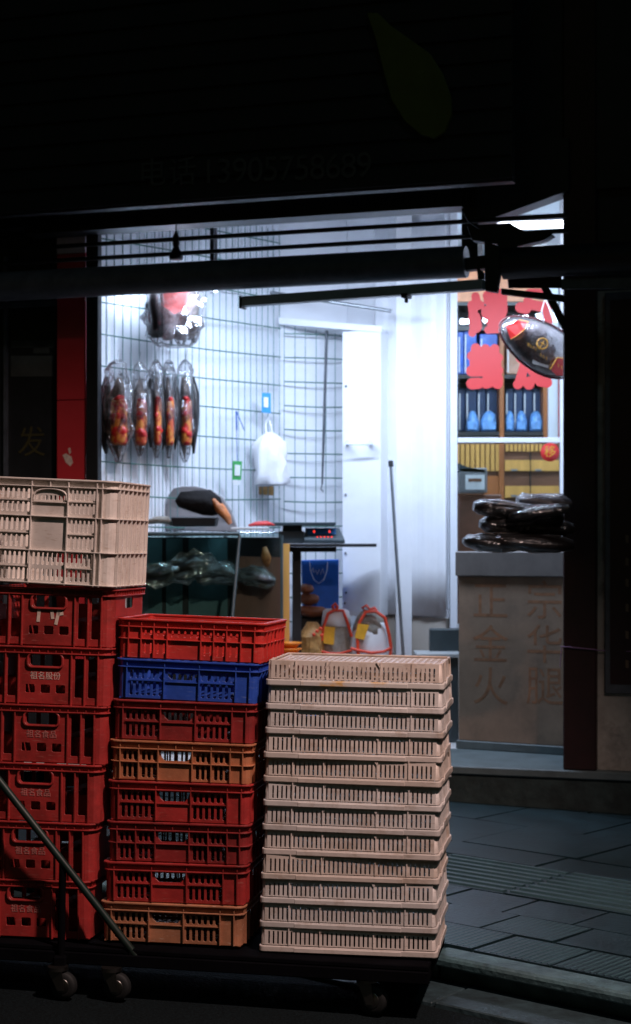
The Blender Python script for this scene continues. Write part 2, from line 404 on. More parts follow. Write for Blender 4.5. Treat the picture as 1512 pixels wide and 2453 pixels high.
# --- shallow stacking crate with a lipped rim, ribs, slots and hand holes
def make_crate(style, mats, W_, D_, H):
    root = crate_root('stacking_crate')
    ins = .011; w, d = W_-2*ins, D_-2*ins; r = .022
    fr = MB()
    ring(fr, W_, D_, H-.003, .006, .018, .03)
    ring(fr, W_-.004, D_-.004, H*.80, .004, .016, .028)
    corners(fr, w, d, r, .004, .004, H-.006)
    if style == 'A': V = [-.415, -.155, .085, .335, .43]; split = False
    elif style == 'B': V = [-.415, -.285, -.15, .085, .215, .345, .43]; split = True
    else: V = [-.41, -.325, -.24, -.15, .075, .16, .245, .34, .43]; split = True
    if style != 'A': ring(fr, W_-.006, D_-.006, H*.47 if style == 'B' else H*.5, .0032, .014, .028)
    for s in (-1, 1):
        y = s*(D_/2-ins/2-.0012)
        for q in V: fr.box((q*W_, y, H*.40+.002), (.0034, ins-.0025, H*.80-.006))
        tops = V if style != 'B' else V+[-.03]
        for q in tops: fr.box((q*W_, s*(D_/2-ins/2-.002), H*.895-.0005), (.0030, ins-.004, H*.18-.008))
        if style == 'A':
            for x0, x1 in ((-.40, -.165), (.095, .325)):
                fr.box(((x0+x1)/2*W_, s*(D_/2-ins/2-.003), H*.475), ((x1-x0)*W_, ins-.006, .0032))
            fr.box((-.035*W_, s*(D_/2-ins/2-.003), H*.465), (.225*W_, ins-.006, .003))
    for s in (-1, 1):
        x = s*(W_/2-ins/2-.0012)
        for q in (-.36, -.22, -.08, .08, .22, .36): fr.box((x, q*D_, H*.40+.002), (ins-.0025, .0034, H*.80-.006))
        for q in [-.42+.07*k for k in range(13)]: fr.box((s*(W_/2-ins/2-.002), q*D_, H*.895-.0005), (ins-.004, .0026, H*.18-.008))
    fr.build('frame', mats, root)
    # long walls
    hs = []
    def slots(x0, x1, n, y0, y1, wd): 
        p = (x1-x0)/n
        for i in range(n): hs.append(slot((x0+(i+.5)*p)*W_, y0*H, y1*H, wd*p*W_))
    if style == 'A':
        for x0, x1 in ((-.405, -.165), (.09, .33)):
            slots(x0, x1, 6, .10, .445, .58); slots(x0, x1, 6, .515, .74, .60)
        hs.append([(-.145*W_, .75*H), (-.13*W_, .60*H), (-.105*W_, .52*H), (.04*W_, .52*H), (.06*W_, .60*H), (.075*W_, .75*H)])
    elif style == 'B':
        for x0, x1 in ((-.405, -.295), (-.275, -.16), (.10, .21), (.225, .335)):
            slots(x0, x1, 3, .08, .43, .64); slots(x0, x1, 3, .51, .74, .64)
        hs.append([(-.14*W_, .75*H), (-.13*W_, .60*H), (-.11*W_, .52*H), (.045*W_, .52*H), (.065*W_, .60*H), (.075*W_, .75*H)])
    else:
        for x0, x1 in ((-.32, -.245), (-.235, -.155), (.08, .155), (.165, .24), (.25, .33)):
            slots(x0, x1, 2, .60, .72, .42); slots(x0, x1, 2, .14, .40, .34)
        slots(-.14, .07, 5, .57, .73, .36)
    for k in (0, 1):
        me = panel(rect(-w/2+r, .004, w/2-r, H-.006), hs if k == 0 or style == 'C' else [h for h in hs if max(q_[1] for q_ in h) < .5*H], .0036, .0005)  # rear walls lose their upper openings to block shop light
        b = MB(); b.mesh(me, Matrix.Rotation(k*math.pi, 4, 'Z') @ stand(0, -d/2+.002, 0)); b.build('long_wall', mats, root)
    hs = []
    for x0, x1 in ((-.34, -.10), (.10, .34)):
        n = 4; p = (x1-x0)/n
        for i in range(n):
            hs.append(slot((x0+(i+.5)*p)*D_, .12*H, .43*H, .45*p*D_))
    hs.append(rrect(-.10*D_, .55*H, .10*D_, .74*H, .008))
    me = panel(rect(-d/2+r, .004, d/2-r, H-.006), hs if style != 'C' else hs[-1:], .0036, .0005)
    for k in (0, 1):
        b = MB(); b.mesh(me, Matrix.Rotation(R(90)+k*math.pi, 4, 'Z') @ stand(0, -w/2+.002, 0)); b.build('end_wall', mats, root)
    b = MB(); b.mesh(floor_grid(w-.008, d-.008, 14, 10, .004), Matrix.Translation((0, 0, .003))); b.build('base', mats, root)
    return root

# --- deep red bottle crate with wide window slots
LW, LD, LH = .455, .37, .1914
def make_bottle_crate():
    root = crate_root('bottle_crate')
    ins = .009; w, d, r = LW-2*ins, LD-2*ins, .032; H = LH
    fr = MB()
    ring(fr, LW, LD, H-.0025, .005, .014, .036); ring(fr, LW-.002, LD-.002, H*.885, .004, .013, .036)
    corners(fr, w, d, r, .004, .004, H-.006)
    xs = [-.43, -.37, -.305, -.235, -.165, -.105, -.045, .02, .08, .14, .20, .27, .335, .40]
    for s in (-1, 1):
        for q in xs: fr.box((q*LW, s*(LD/2-ins/2-.002), H*.935), (.0028, ins-.004, H*.10-.006))
        for q in (-.40, -.30, -.20, .20, .30, .40): fr.box((q*LW, s*(LD/2-ins/2-.0012), H*.44), (.0042, ins-.003, H*.875))
    for s in (-1, 1):
        for q in [-.42+.07*k for k in range(13)]: fr.box((s*(LW/2-ins/2-.002), q*LD, H*.935), (ins-.004, .0028, H*.10-.006))
    fr.build('frame', M_red, root)
    hs = [rrect(-.118*LW, .665*H, .118*LW, .86*H, .012)]
    for x in (-.115, 0, .115): hs.append(rrect((x-.036)*LW, .20*H, (x+.036)*LW, .345*H, .005))
    for x in (-.355, -.255, .255, .355): hs.append(rrect((x-.034)*LW, .14*H, (x+.032)*LW, .85*H, .004))
    me = panel(rect(-w/2+r, .004, w/2-r, H-.006), hs, .0036, .0005)
    for k in (0, 1):
        b = MB(); b.mesh(me, Matrix.Rotation(k*math.pi, 4, 'Z') @ stand(0, -d/2+.002, 0))
        # lip round the hand hole
        lip = panel(rrect(-.14*LW, .63*H, .14*LW, .875*H, .016), [rrect(-.124*LW, .655*H, .124*LW, .865*H, .012)], .006, .001)
        b.mesh(lip, Matrix.Rotation(k*math.pi, 4, 'Z') @ stand(0, -d/2-.0035, 0))
        b.build('long_wall', M_red, root)
    me = panel(rect(-d/2+r, .004, d/2-r, H-.006), [rrect(-.12*LD, .66*H, .12*LD, .84*H, .01)], .0036, .0005)
    for k in (0, 1):
        b = MB(); b.mesh(me, Matrix.Rotation(R(90)+k*math.pi, 4, 'Z') @ stand(0, -w/2+.002, 0)); b.build('end_wall', M_red, root)
    b = MB(); b.mesh(floor_grid(w-.008, d-.008, 10, 8, .004), Matrix.Translation((0, 0, .003)))
    for q in (-.165, .165): b.box((q*LW, 0, .05), (.003, d-.03, .08))     # bottle dividers
    for q in (-.2, 0, .2): b.box((0, q*LD, .043), (w-.03, .003, .07))
    b.build('base', M_red, root)
    return root

# --- tall cream crate with tiers of slots
TW, TD, TH = .468, .38, .349
def make_tall():
    root = crate_root('tall_crate'); ins = .012; w, d, r = TW-2*ins, TD-2*ins, .03; H = TH
    fr = MB()
    ring(fr, TW, TD, H-.003, .006, .018, .04)
    for z in (.925, .645, .325, .02): ring(fr, TW-.004, TD-.004, H*z, .0036, .014, .038)
    corners(fr, w, d, r, .004, .004, H-.006)
    for s in (-1, 1):
        y = s*(TD/2-ins/2-.0012)
        for q in (-.385, -.135, .135, .345, .385): fr.box((q*TW, y, H*.5), (.0036, ins-.003, H*.985))
        for x0, x1, zz in ((-.38, -.14, (.79, .485, .17)), (.14, .34, (.79, .485, .17)), (-.13, .13, (.78,))):
            for z in zz: fr.box(((x0+x1)/2*TW, s*(TD/2-ins/2-.003), H*z), ((x1-x0)*TW, ins-.006, .003))
        arch = []                              # raised arch over the hand hole
        for k in range(13):
            t = math.pi*k/12; arch.append(Vector((-.122*TW*math.cos(t)*1.0, y, H*(.80+.105*math.sin(t)**.5))))
        fr.tube(arch, .0028, 6)
        fr.box((0, y, H*.955), (.003, ins-.004, H*.05))
    for s in (-1, 1):
        for q in (-.40, -.30, -.18, -.06, .06, .18, .30, .40): fr.box((s*(TW/2-ins/2-.0012), q*TD, H*.5), (ins-.003, .0036, H*.985))
    fr.build('frame', M_beige, root)
    hs = []
    def slots(x0, x1, n, y0, y1, wd=.55):
        p = (x1-x0)/n
        for i in range(n): hs.append(slot((x0+(i+.5)*p)*TW, y0*H, y1*H, wd*p*TW))
    for x0, x1 in ((-.375, -.145), (.145, .335)):
        n = 6 if x0 < 0 else 6
        slots(x0, x1, n, .805, .90); slots(x0, x1, n, .68, .775); slots(x0, x1, n, .505, .62); slots(x0, x1, n, .35, .465)
    slots(-.375, .335, 20, .19, .305); slots(-.375, .335, 20, .045, .155)
    slots(-.115, .115, 7, .80, .845, .5)
    me = panel(rect(-w/2+r, .004, w/2-r, H-.006), hs, .0036, .0005)
    for k in (0, 1):
        b = MB(); b.mesh(me, Matrix.Rotation(k*math.pi, 4, 'Z') @ stand(0, -d/2+.002, 0)); b.build('long_wall', M_beige, root)
    hs = []
    for x in (-.24, -.12, 0, .12, .24):
        for y0 in (.05, .36, .67): hs.append(slot(x*TD, (y0+.02)*H, (y0+.10)*H, .010))
    me = panel(rect(-d/2+r, .004, d/2-r, H-.006), hs, .0036, .0005)
    for k in (0, 1):
        b = MB(); b.mesh(me, Matrix.Rotation(R(90)+k*math.pi, 4, 'Z') @ stand(0, -w/2+.002, 0)); b.build('end_wall', M_beige, root)
    b = MB(); b.mesh(floor_grid(w-.008, d-.008, 16, 12, .004), Matrix.Translation((0, 0, .003))); b.build('base', M_beige, root)
    return root

def place(o, fx, fy, Y, depth, yaw, tilt):
    o.rotation_euler = Euler((0, R(tilt), R(-yaw)), 'XYZ')
    o.rotation_euler = (Matrix.Rotation(R(-yaw), 3, 'Z') @ Matrix.Rotation(R(tilt), 3, 'Y')).to_euler()
    o.location = P(fx, fy, Y) + o.rotation_euler.to_matrix() @ Vector((0, depth/2, 0))
def recolour(o, m):
    for q in tree(o):
        if q.type == 'MESH':
            q.material_slots[0].link = 'OBJECT'; q.material_slots[0].material = m

ORD = ['bottom', 'second', 'third', 'fourth', 'fifth', 'sixth', 'seventh', 'eighth', 'ninth', 'tenth', 'eleventh', 'topmost']
proto = make_basket()
for i in range(12):
    o = proto if i == 0 else dup(proto)
    k = i/11
    place(o, 832+16*k+random.uniform(-1.6, 1.6)*(i not in (0, 11)), 2288-641*k, 5.30, BD, 9.5+random.uniform(-1.0, 1.0), .15+.8*k+random.uniform(-.12, .12))
    if i == 0: lb = 'white slotted basket upside down, bottom of its stack, resting directly on the trolley deck'
    elif i == 11: lb = 'topmost upside down white slotted basket, yellow stains on its flange, none above it'
    else: lb = '%s upside down white slotted basket counted up from the trolley deck' % ORD[i]
    tag(o, lb, 'basket', 'white baskets stacked upside down on the trolley')

for n_, (o_, mm) in enumerate(zip([q for q in list(col.objects) if q.type == 'EMPTY' and q.name.startswith('plastic_basket')],
        [mat('white_plastic_%d' % v, cc, .5, var=.1, dirt=(.28, .17, .09), damt=.8, dscale=9, dlo=.53, dhi=.75, scuff=(.34, .27, .22), bump=.08) for v, cc in enumerate(((.62, .55, .50), (.56, .52, .49), (.62, .58, .55), (.58, .50, .44)))]*3)):
    recolour(o_, mm)
M_stain = mat('yellow_stained_white_plastic', (.60, .56, .52), .5, var=.08, dirt=(.62, .33, .05), damt=.9, dscale=6, dlo=.52, dhi=.62)
for q in o.children:
    if q.name.startswith('flange'): q.material_slots[0].link = 'OBJECT'; q.material_slots[0].material = M_stain
# middle stack, from the top down
MW, MD, MH = .485, .36, .1311
cA, cB, cC = make_crate('A', M_red, MW, MD, MH), make_crate('B', M_orange, MW, MD, MH), make_crate('C', M_red3, MW*1.035, MD, MH)
used = {}
mid = [('C', M_red3, 'bright red shallow crate with many ribs, topmost of the middle stack'),
       ('A', M_blue, 'blue shallow slotted crate between two red crates'),
       ('A', M_red2, 'dark red slotted crate directly under the blue crate'),
       ('B', M_orange, 'orange ribbed crate in the middle of the stack of red crates'),
       ('A', M_red, 'red slotted crate directly under the orange ribbed crate'),
       ('B', M_red2, 'dark red ribbed crate with split slot bays, third from the middle stack bottom'),
       ('A', M_red, 'red slotted crate resting on the faded orange bottom crate'),
       ('A', M_salmon, 'faded dirty orange slotted crate at the bottom of the middle stack')]
tilts = [1.8, 1.9, 1.2, 1.0, .6, .1, .0, .2]
for i, (st, m, lb) in enumerate(mid):
    src = {'A': cA, 'B': cB, 'C': cC}[st]
    o = src if st not in used else dup(src); used[st] = 1
    k = i/7
    jx = [4, 2, -1, -3, -1, 1, 0, -2][i]
    place(o, 448-37*k+jx, 1584+680*k, 5.40, MD, 10+[1, 0, -.5, .5, 0, .6, -.4, .3][i], tilts[i])
    recolour(o, m); tag(o, lb, 'crate', 'shallow crates in the middle stack')

# left stack of bottle crates, from the top down
bc = make_bottle_crate()
left = [(113, 1548, 1.5, 'red deep bottle crate with scraps of white tape, directly under the cream crate'),
        (105, 1689, 1.2, 'red deep bottle crate with bold pale lettering, second of the red bottle crates'),
        (96, 1829, 1.0, 'red deep bottle crate with thin lettering, third from the top of the red bottle crates'),
        (82, 1969, .8, 'red deep bottle crate above the green trolley handle tube, fourth from the top'),
        (70, 2109, .3, 'red deep bottle crate crossed by the shadow of the trolley handle, second from the bottom'),
        (60, 2248, -.2, 'lowest red deep bottle crate behind the trolley handle post, resting on the deck')]
words = [None, '祖名股份', '祖名食品', '祖名食品', '祖名食品', '祖名食品']
for i, (fx, fy, tl, lb) in enumerate(left):
    o = bc if i == 0 else dup(bc)
    place(o, fx, fy, 5.47, LD, 11+random.uniform(-.6, .6), tl)
    tag(o, lb, 'crate', 'red bottle crates in the left stack')
for i, q in enumerate([o for o in list(col.objects) if o.type == 'EMPTY' and o.name.startswith('bottle_crate')]):
    Mq = W(q)
    if words[i]:
        b = MB(); b.mesh(text_me(words[i], .0265, .0006), Mq @ stand(0, -LD/2+.009-.0004, LH*.49))
        b.build('lettering', M_print if i == 1 else M_print2, q)
    else:
        b = MB()
        for x, z, a, h in ((-.035, .52, 4, .042), (.012, .545, -8, .03), (.03, .50, 12, .05), (.04, .56, 80, .02)):
            b.box((0, 0, 0), (.011, .0008, h), Mq @ Matrix.Translation((x, -LD/2+.008, LH*z)) @ Matrix.Rotation(R(a), 4, 'Y'))
        b.build('tape_scrap', M_tape, q)
tall = make_tall()
place(tall, 109, 1402, 5.45, TD, 12, 2.7)
tag(tall, 'tall cream coloured slotted crate on top of the red bottle crates', 'crate')

# ------------------------------------------------------------------ hand trolley under the stacks
dk_rot = (Matrix.Rotation(R(-10), 3, 'Z') @ Matrix.Rotation(R(.75), 3, 'Y'))
dk = thing('hand_trolley', 'long black platform trolley with green tube handle carrying three stacks of crates', 'trolley')
dc = P(450, 2270, 5.38)+Vector((0, .2, -.002))
DM = Matrix.Translation(dc) @ dk_rot.to_4x4()
dk.location = (dc.x, dc.y, 0); dk.rotation_euler = (0, 0, R(-10))
b = MB(); b.box((-.10, 0, -.010), (1.84, .50, .016), DM); b.build('deck', M_black, dk, .003)
b = MB()
for y in (-.24, .24): b.box((-.10, y, -.038), (1.84, .035, .038), DM)
for x in (-1.0, .80): b.box((x, 0, -.039), (.035, .444, .036), DM)
b.build('underframe', M_black, dk, .003)
def slopez(x): return -.0245*x
for x, y in ((-.37, -.29), (-.20, -.262), (-.80, .19), (.62, -.21), (.62, .19)):
    top = DM @ Vector((x, y, -.057)); gz = slopez(top.x); r = .058 if x < 0 else .052
    r = min(r, (top.z-gz)*.42)
    yaw = R(random.uniform(-40, 40)) if x > 0 else R(15)
    ax = Vector((math.sin(yaw), math.cos(yaw), 0)); fwd = Vector((math.cos(yaw), -math.sin(yaw), 0))
    c = Vector((top.x, top.y, gz+r))+fwd*.02
    fk = MB(); fk.tube([top, top-Vector((0, 0, .012))], .034, 12)
    for s in (-1, 1):
        p = c+ax*s*.021
        t1 = Vector((top.x, top.y, top.z-.012))+ax*s*.021
        fk.prism([t1-fwd*.024, t1+fwd*.024, p+fwd*.012-Vector((0, 0, .012)), p-fwd*.012-Vector((0, 0, .012))], ax*s*.003)
    f = fk.build('caster_fork', M_chrome, dk)
    wh = MB(); A = Matrix.Translation(c) @ ax.to_track_quat('Z', 'Y').to_matrix().to_4x4()
    wh.lathe([(r*.55, -.015), (r*.93, -.015), (r, -.009), (r, .009), (r*.93, .015), (r*.55, .015)], A, 24)
    w_ = wh.build('wheel', M_rubber, f)
    hb = MB(); hb.lathe([(r*.18, -.0175), (r*.50, -.0165), (r*.56, -.0155), (r*.56, .0155), (r*.50, .0165), (r*.18, .0175)], A, 20)
    hb.build('hub', M_chrome, w_)
hd = MB()
p1 = P(326, 2290, 5.365); p0 = P(-90, 1757, 5.43)
hd.tube([p1, p0, p0+Vector((-.25, .05, .10))], .0125, 12); hd.build('handle_tube', M_dgreen, dk)
hd = MB(); pm = p1.lerp(p0, .42)
hd.tube([pm+Vector((0, .004, 0)), P(146, 2300, 5.39)], .012, 10); hd.build('handle_brace', M_black, dk)
for c_, sz_ in ((p1+Vector((0, .02, .0)), (.05, .06, .05)), (P(146, 2305, 5.395), (.04, .07, .05))):
    hd = MB(); hd.box(c_, sz_); hd.build('handle_bracket', M_black, dk, .004)

# ------------------------------------------------------------------ street: asphalt, kerb, paving (the whole street falls a little to the right)
def S(x, y, z): return Vector((x, y, z+slopez(x)))
ea, na = Vector((math.cos(R(38)), -math.sin(R(38)), 0)), Vector((math.sin(R(38)), math.cos(R(38)), 0))
def G(a, n, z): p = ea*a+na*n; return S(p.x, p.y, z)
b = MB()
b.add([S(-40, -30, -.004), S(40, -30, -.004), S(40, 60, -.004), S(-40, 60, -.004)], [(0, 1, 2, 3)])
tag(b.build('road', M_asphalt), kind='structure')
PZ = .117
b = MB()
b.prism([G(-14, 4.775, PZ-.012), G(14, 4.775, PZ-.012), G(14, 12, PZ-.012), G(-14, 12, PZ-.012)], (0, 0, -.14))
def in_front(p): return (p-Vector((.73, 9.0, 0))).dot(Vector((-.309, -.951, 0))) > -.35
ribs = MB()
rows = [(4.79, .29, .305, .0, 'fine'), (5.08, .29, .305, .15, 'half'), (5.37, .29, .305, .06, 'plain'), (5.66, .58, .61, .2, 'strip'), (6.24, .29, .61, .0, 'plain')]
rows += [(6.53+.6*k, .6, .61, .3*(k % 2)+.05, 'plain') for k in range(8)]
for n0, dp, wd_, off, kind in rows:
    for cI in range(-26, 14):
        a0 = wd_*cI+off-.02
        c = ea*(a0+wd_/2)+na*(n0+dp/2)
        if not (-3.4 < c.x < 3.8 and in_front(c)): continue
        dz = random.uniform(-.003, .003); g = .006
        jx = [random.uniform(-.002, .002) for _ in range(4)]
        q = [G(a0+g+jx[0], n0+g, PZ+dz), G(a0+wd_-g+jx[1], n0+g, PZ+dz+jx[0]), G(a0+wd_-g+jx[2], n0+dp-g, PZ+dz+jx[1]), G(a0+g+jx[3], n0+dp-g, PZ+dz)]
        b.prism(q, (0, 0, -.05))
        if kind == 'strip':
            for t in range(8):
                nn = n0+.04+.0715*t; zz = PZ+dz; L_ = wd_-.03
                ribs.prism([G(a0+.015, nn-.017, zz-.002), G(a0+.015, nn-.011, zz+.008), G(a0+.015, nn+.011, zz+.008), G(a0+.015, nn+.017, zz-.002)], ea*L_+Vector((0, 0, slopez(ea.x*L_))))
        elif kind == 'fine' or (kind == 'half' and cI % 2):
            for t in range(12):
                aa = a0+.018+(wd_-.036)*t/11
                ribs.prism([G(aa-.006, n0+.015, PZ+dz-.001), G(aa-.002, n0+.015, PZ+dz+.0013), G(aa+.002, n0+.015, PZ+dz+.0013), G(aa+.006, n0+.015, PZ+dz-.001)], na*.26+Vector((0, 0, slopez(na.x*.26))))
pv = tag(b.build('pavement', M_stone), kind='structure')
tag(ribs.build('pavement_ribbing', M_stone_rib), kind='structure')
b = MB(); g_ = MB()
for k in range(-9, 9):
    a0 = k*.82+.12; dz = random.uniform(-.004, .004)
    b.prism([G(a0+.006, 4.72, -.05), G(a0+.006, 4.72, PZ-.042+dz), G(a0+.006, 4.655, PZ-.040+dz), G(a0+.006, 4.652, PZ-.012+dz), G(a0+.006, 4.668, PZ-.002+dz), G(a0+.006, 4.77, PZ+dz-.001), G(a0+.006, 4.772, -.05)], ea*.808+Vector((0, 0, slopez(ea.x*.808))))  # overhanging lip shaped to put the kerb face in shade
    g_.prism([G(a0+.15, 4.47, -.05), G(a0+.15, 4.475, .014+dz), G(a0+.15, 4.71, .022+dz), G(a0+.15, 4.71, -.05)], ea*.81+Vector((0, 0, slopez(ea.x*.81))))
tag(b.build('kerb', M_kerb, None, .006), kind='structure')
tag(g_.build('gutter', mat('wet_gutter_stone', (.018, .036, .042), .6, var=.5, scale=14, bump=.5), None, .004), kind='structure')

# ------------------------------------------------------------------ shop front frame of reference
FO = Vector((.73, 9.0, 0)); FE = Vector((.951, -.309, 0)); FN = Vector((-.309, -.951, 0))
def fs(px, off=0):
    u = (px-CX)/F
    return (u*(FO.y+off*FN.y)-FO.x-off*FN.x)/(FE.x-u*FE.y)
def FPt(px, py, off=0):
    p = FO+FE*fs(px, off)+FN*off
    return Vector((p.x, p.y, EYE-(py-HY)/F*p.y))
def fz(px, py, off=0): return FPt(px, py, off).z
FYAW = -R(18)
def fbox(mb, px0, px1, z0, z1, off, thick):   # off = front face
    s0, s1 = fs(px0, off), fs(px1, off)
    c = FO+FE*((s0+s1)/2)+FN*(off-thick/2); c.z = (z0+z1)/2
    mb.box((0, 0, 0), (s1-s0, thick, z1-z0), Matrix.Translation(c) @ Matrix.Rotation(FYAW, 4, 'Z')); return mb
FL = .293                                      # shop floor level
shop = thing('shop_building', 'open fronted ham shop with white lit interior, red pillar and dark sign board', 'shop', (FO.x, FO.y, 0))
b = MB(); fbox(b, -700, 1900, -.3, FL-.045, 0, 1.0); b.build('plinth', M_plinth, shop)
b = MB(); fbox(b, -705, 1905, FL-.044, FL, .02, .75); b.build('step_slab', M_plinthtop, shop, .006)
pl = MB(); fbox(pl, 136, 205, FL+.001, fz(170, 958, -.05)-.002, -.05, .2); fbox(pl, 136, 205, fz(170, 958, -.05)+.002, fz(170, 607, -.05), -.05, .2)
pil = pl.build('pillar', M_redtile, shop, .003)
b = MB()
for pts in (((150, 1090), (158, 1086), (171, 1094), (175, 1108), (168, 1117), (158, 1108)), ((163, 1075), (168, 1072), (170, 1084), (166, 1088))):
    b.prism([FPt(x, y, -.0485) for x, y in pts], FN*-.001)
b.build('torn_sticker', M_tape, pil)
b = MB(); fbox(b, 136, 205, fz(170, 607, -.05)+.002, 3.62, -.05, .2); b.build('pillar_lit_top', mat('pillar_lit_tone', (.62, .52, .54), .5), pil)  # pale colour stands in for the lit patch above the red pillar
b = MB(); fbox(b, 206, 235, FL+.001, 3.62, -.02, .05); b.build('post', M_dark, shop, .003)
# neighbouring dark front, left
nb = thing('closed_shopfront', 'dark closed shopfront with paper notices, left of the red pillar', 'shopfront', FPt(40, 1700, -.1))
b = MB(); fbox(b, -900, 134, FL+.001, 4.6, -.13, .15); b.build('door_panel', M_dark, nb)
b = MB(); fbox(b, -900, 134, fz(60, 728), fz(60, 716), -.10, .03); fbox(b, 8, 14, FL+.001, 3.2, -.10, .03); b.build('frame', M_dark2, nb)
b = MB()
for x0, y0, x1, y1 in ((26, 815, 130, 833), (80, 815, 118, 846), (26, 852, 128, 902)):
    b.prism([FPt(x0, y0, -.126), FPt(x1, y0, -.126), FPt(x1, y1, -.126), FPt(x0, y1, -.126)], FN*-.0015*(1 if y0 != 815 else 2 if x0 == 26 else 1))
b.build('notice', M_paper, nb)
b = MB(); b.mesh(text_me('发', .19, .001), frame(FPt(76, 1063, -.125), FE, (0, 0, 1))); b.build('lettering', M_glyphyellow, nb)

# sign board above
sg = thing('shop_sign', 'dark slatted sign board with telephone number and olive drop emblem above the opening', 'sign', FPt(600, 480, .5))
zb = fz(600, 476, .5); zt = fz(600, -120, .5)
b = MB(); fbox(b, -600, 1228, zb, zt, .5, .08)
nz = 11
for k in range(nz):
    z0 = zb+(zt-zb)*k/nz
    fbox(b, -600, 1228, z0+.012, z0+(zt-zb)/nz-.012, .515, .014)
b.build('board', M_fascia, sg, .004)
b = MB(); up = (FPt(600, 300, .52)-FPt(600, 400, .52)).normalized()
pear = [(878, 30), (905, 30), (935, 60), (985, 95), (1030, 128), (1060, 175), (1080, 230), (1082, 275), (1065, 315), (1040, 331), (1008, 322), (970, 290), (938, 240), (918, 170), (900, 95)]
b.prism([FPt(x, y, .545) for x, y in pear], FN*-.028); b.build('emblem', M_pear, sg, .004)
b = MB()
for i, ch in enumerate('电话'): b.mesh(text_me(ch, .165, .004), frame(FPt(365+72*i, 418-2.6*i, .522), FE, (0, 0, 1)))
for i, ch in enumerate('13905758689'): b.mesh(text_me(ch, .185, .004), frame(FPt(500+37.3*i, 414-1.6*i, .522), FE, (0, 0, 1)))
b.build('lettering', M_signtext, sg)
# upper wall, lintel, soffit wedge and jambs that close the opening
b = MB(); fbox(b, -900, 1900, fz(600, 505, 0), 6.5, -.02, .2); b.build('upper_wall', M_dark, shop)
b = MB(); fbox(b, 60, 1106, fz(600, 528, .1), fz(600, 470, .1), .12, .16); b.build('lintel', M_dark, shop)
b = MB(); fbox(b, 1106, 1145, fz(1125, 622, .06), fz(1125, 440, .06), .06, .12); b.build('jamb', M_dark, shop)
b = MB(); b.prism([FPt(1143, 536, .05), FPt(1362, 456, .05), FPt(1362, 330, .05), FPt(1143, 330, .05)], FN*-.14); b.build('soffit', M_dark, shop)
b = MB(); fbox(b, 1349, 1428, FL+.001, 5.2, .0, .28); b.build('column', M_colred, shop, .006)
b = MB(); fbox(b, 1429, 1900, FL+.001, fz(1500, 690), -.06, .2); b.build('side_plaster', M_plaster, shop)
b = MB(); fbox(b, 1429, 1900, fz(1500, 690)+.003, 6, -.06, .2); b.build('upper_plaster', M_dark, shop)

# ------------------------------------------------------------------ awning gear under the sign
aw = thing('rolled_awning', 'dark rolled up awning tube with guide rods and end brackets across the opening', 'awning', FPt(600, 640, .35))
zr = fz(600, 655, .35)
b = MB(); q0 = FO+FE*fs(-500, .35)+FN*.35; q1 = FO+FE*fs(1118, .35)+FN*.35
b.tube([Vector((q0.x, q0.y, zr)), Vector((q1.x, q1.y, zr))], .082, 18); b.build('roller_tube', M_dark2, aw)
b = MB(); q0 = FO+FE*fs(1206, .35)+FN*.35; q1 = FO+FE*fs(1800, .35)+FN*.35; z2 = fz(1350, 624, .35)
b.tube([Vector((q0.x, q0.y, z2)), Vector((q1.x, q1.y, z2))], .080, 18); b.build('roller_tube', M_dark, aw)
for y in (571, 606):
    b = MB(); zz = fz(600, y-9, .22); q0 = FO+FE*fs(-300, .22)+FN*.22; q1 = FO+FE*fs(1362, .22)+FN*.22
    b.tube([Vector((q0.x, q0.y, zz)), Vector((q1.x, q1.y, zz))], .0125, 8); b.build('guide_rod', M_dark, aw)
b = MB()
def fprism(mb, pts, off, th): mb.prism([FPt(x, y, off) for x, y in pts], FN*-th); return mb
fprism(b, [(1160, 575), (1196, 590), (1200, 640), (1190, 700), (1162, 696)], .42, .05)
fprism(b, [(1142, 640), (1160, 652), (1160, 690), (1146, 686)], .40, .04)
fprism(b, [(1110, 618), (1165, 610), (1165, 642), (1110, 648)], .38, .06)
fprism(b, [(1118, 540), (1220, 533), (1262, 556), (1310, 549), (1325, 562), (1305, 574), (1240, 590), (1215, 640), (1196, 640), (1192, 585), (1130, 575)], .30, .08)
b.build('bracket', M_dark, aw, .003)
b = MB(); fprism(b, [(1345, 668), (1512, 664), (1800, 650), (1800, 676), (1512, 690), (1345, 692)], .36, .03); b.build('cover_strip', M_dark2, aw)
b = MB()
fprism(b, [(1200, 690), (1350, 706), (1350, 722), (1200, 704)], .28, .04)
fprism(b, [(1296, 690), (1316, 690), (1352, 760), (1352, 800)], .235, .03)
fprism(b, [(1212, 640), (1345, 640), (1345, 690), (1218, 690)], .25, .01)
b.build('support_arm', M_dark, aw, .003)
cord = MB(); cord.tube([P(1108, 505, 8.6), P(1122, 530, 8.55), P(1150, 548, 8.5)], .004, 6)
tag(cord.build('hanging_wire', M_dark), 'thin dark wire dangling beside the jamb under the sign', 'wire')

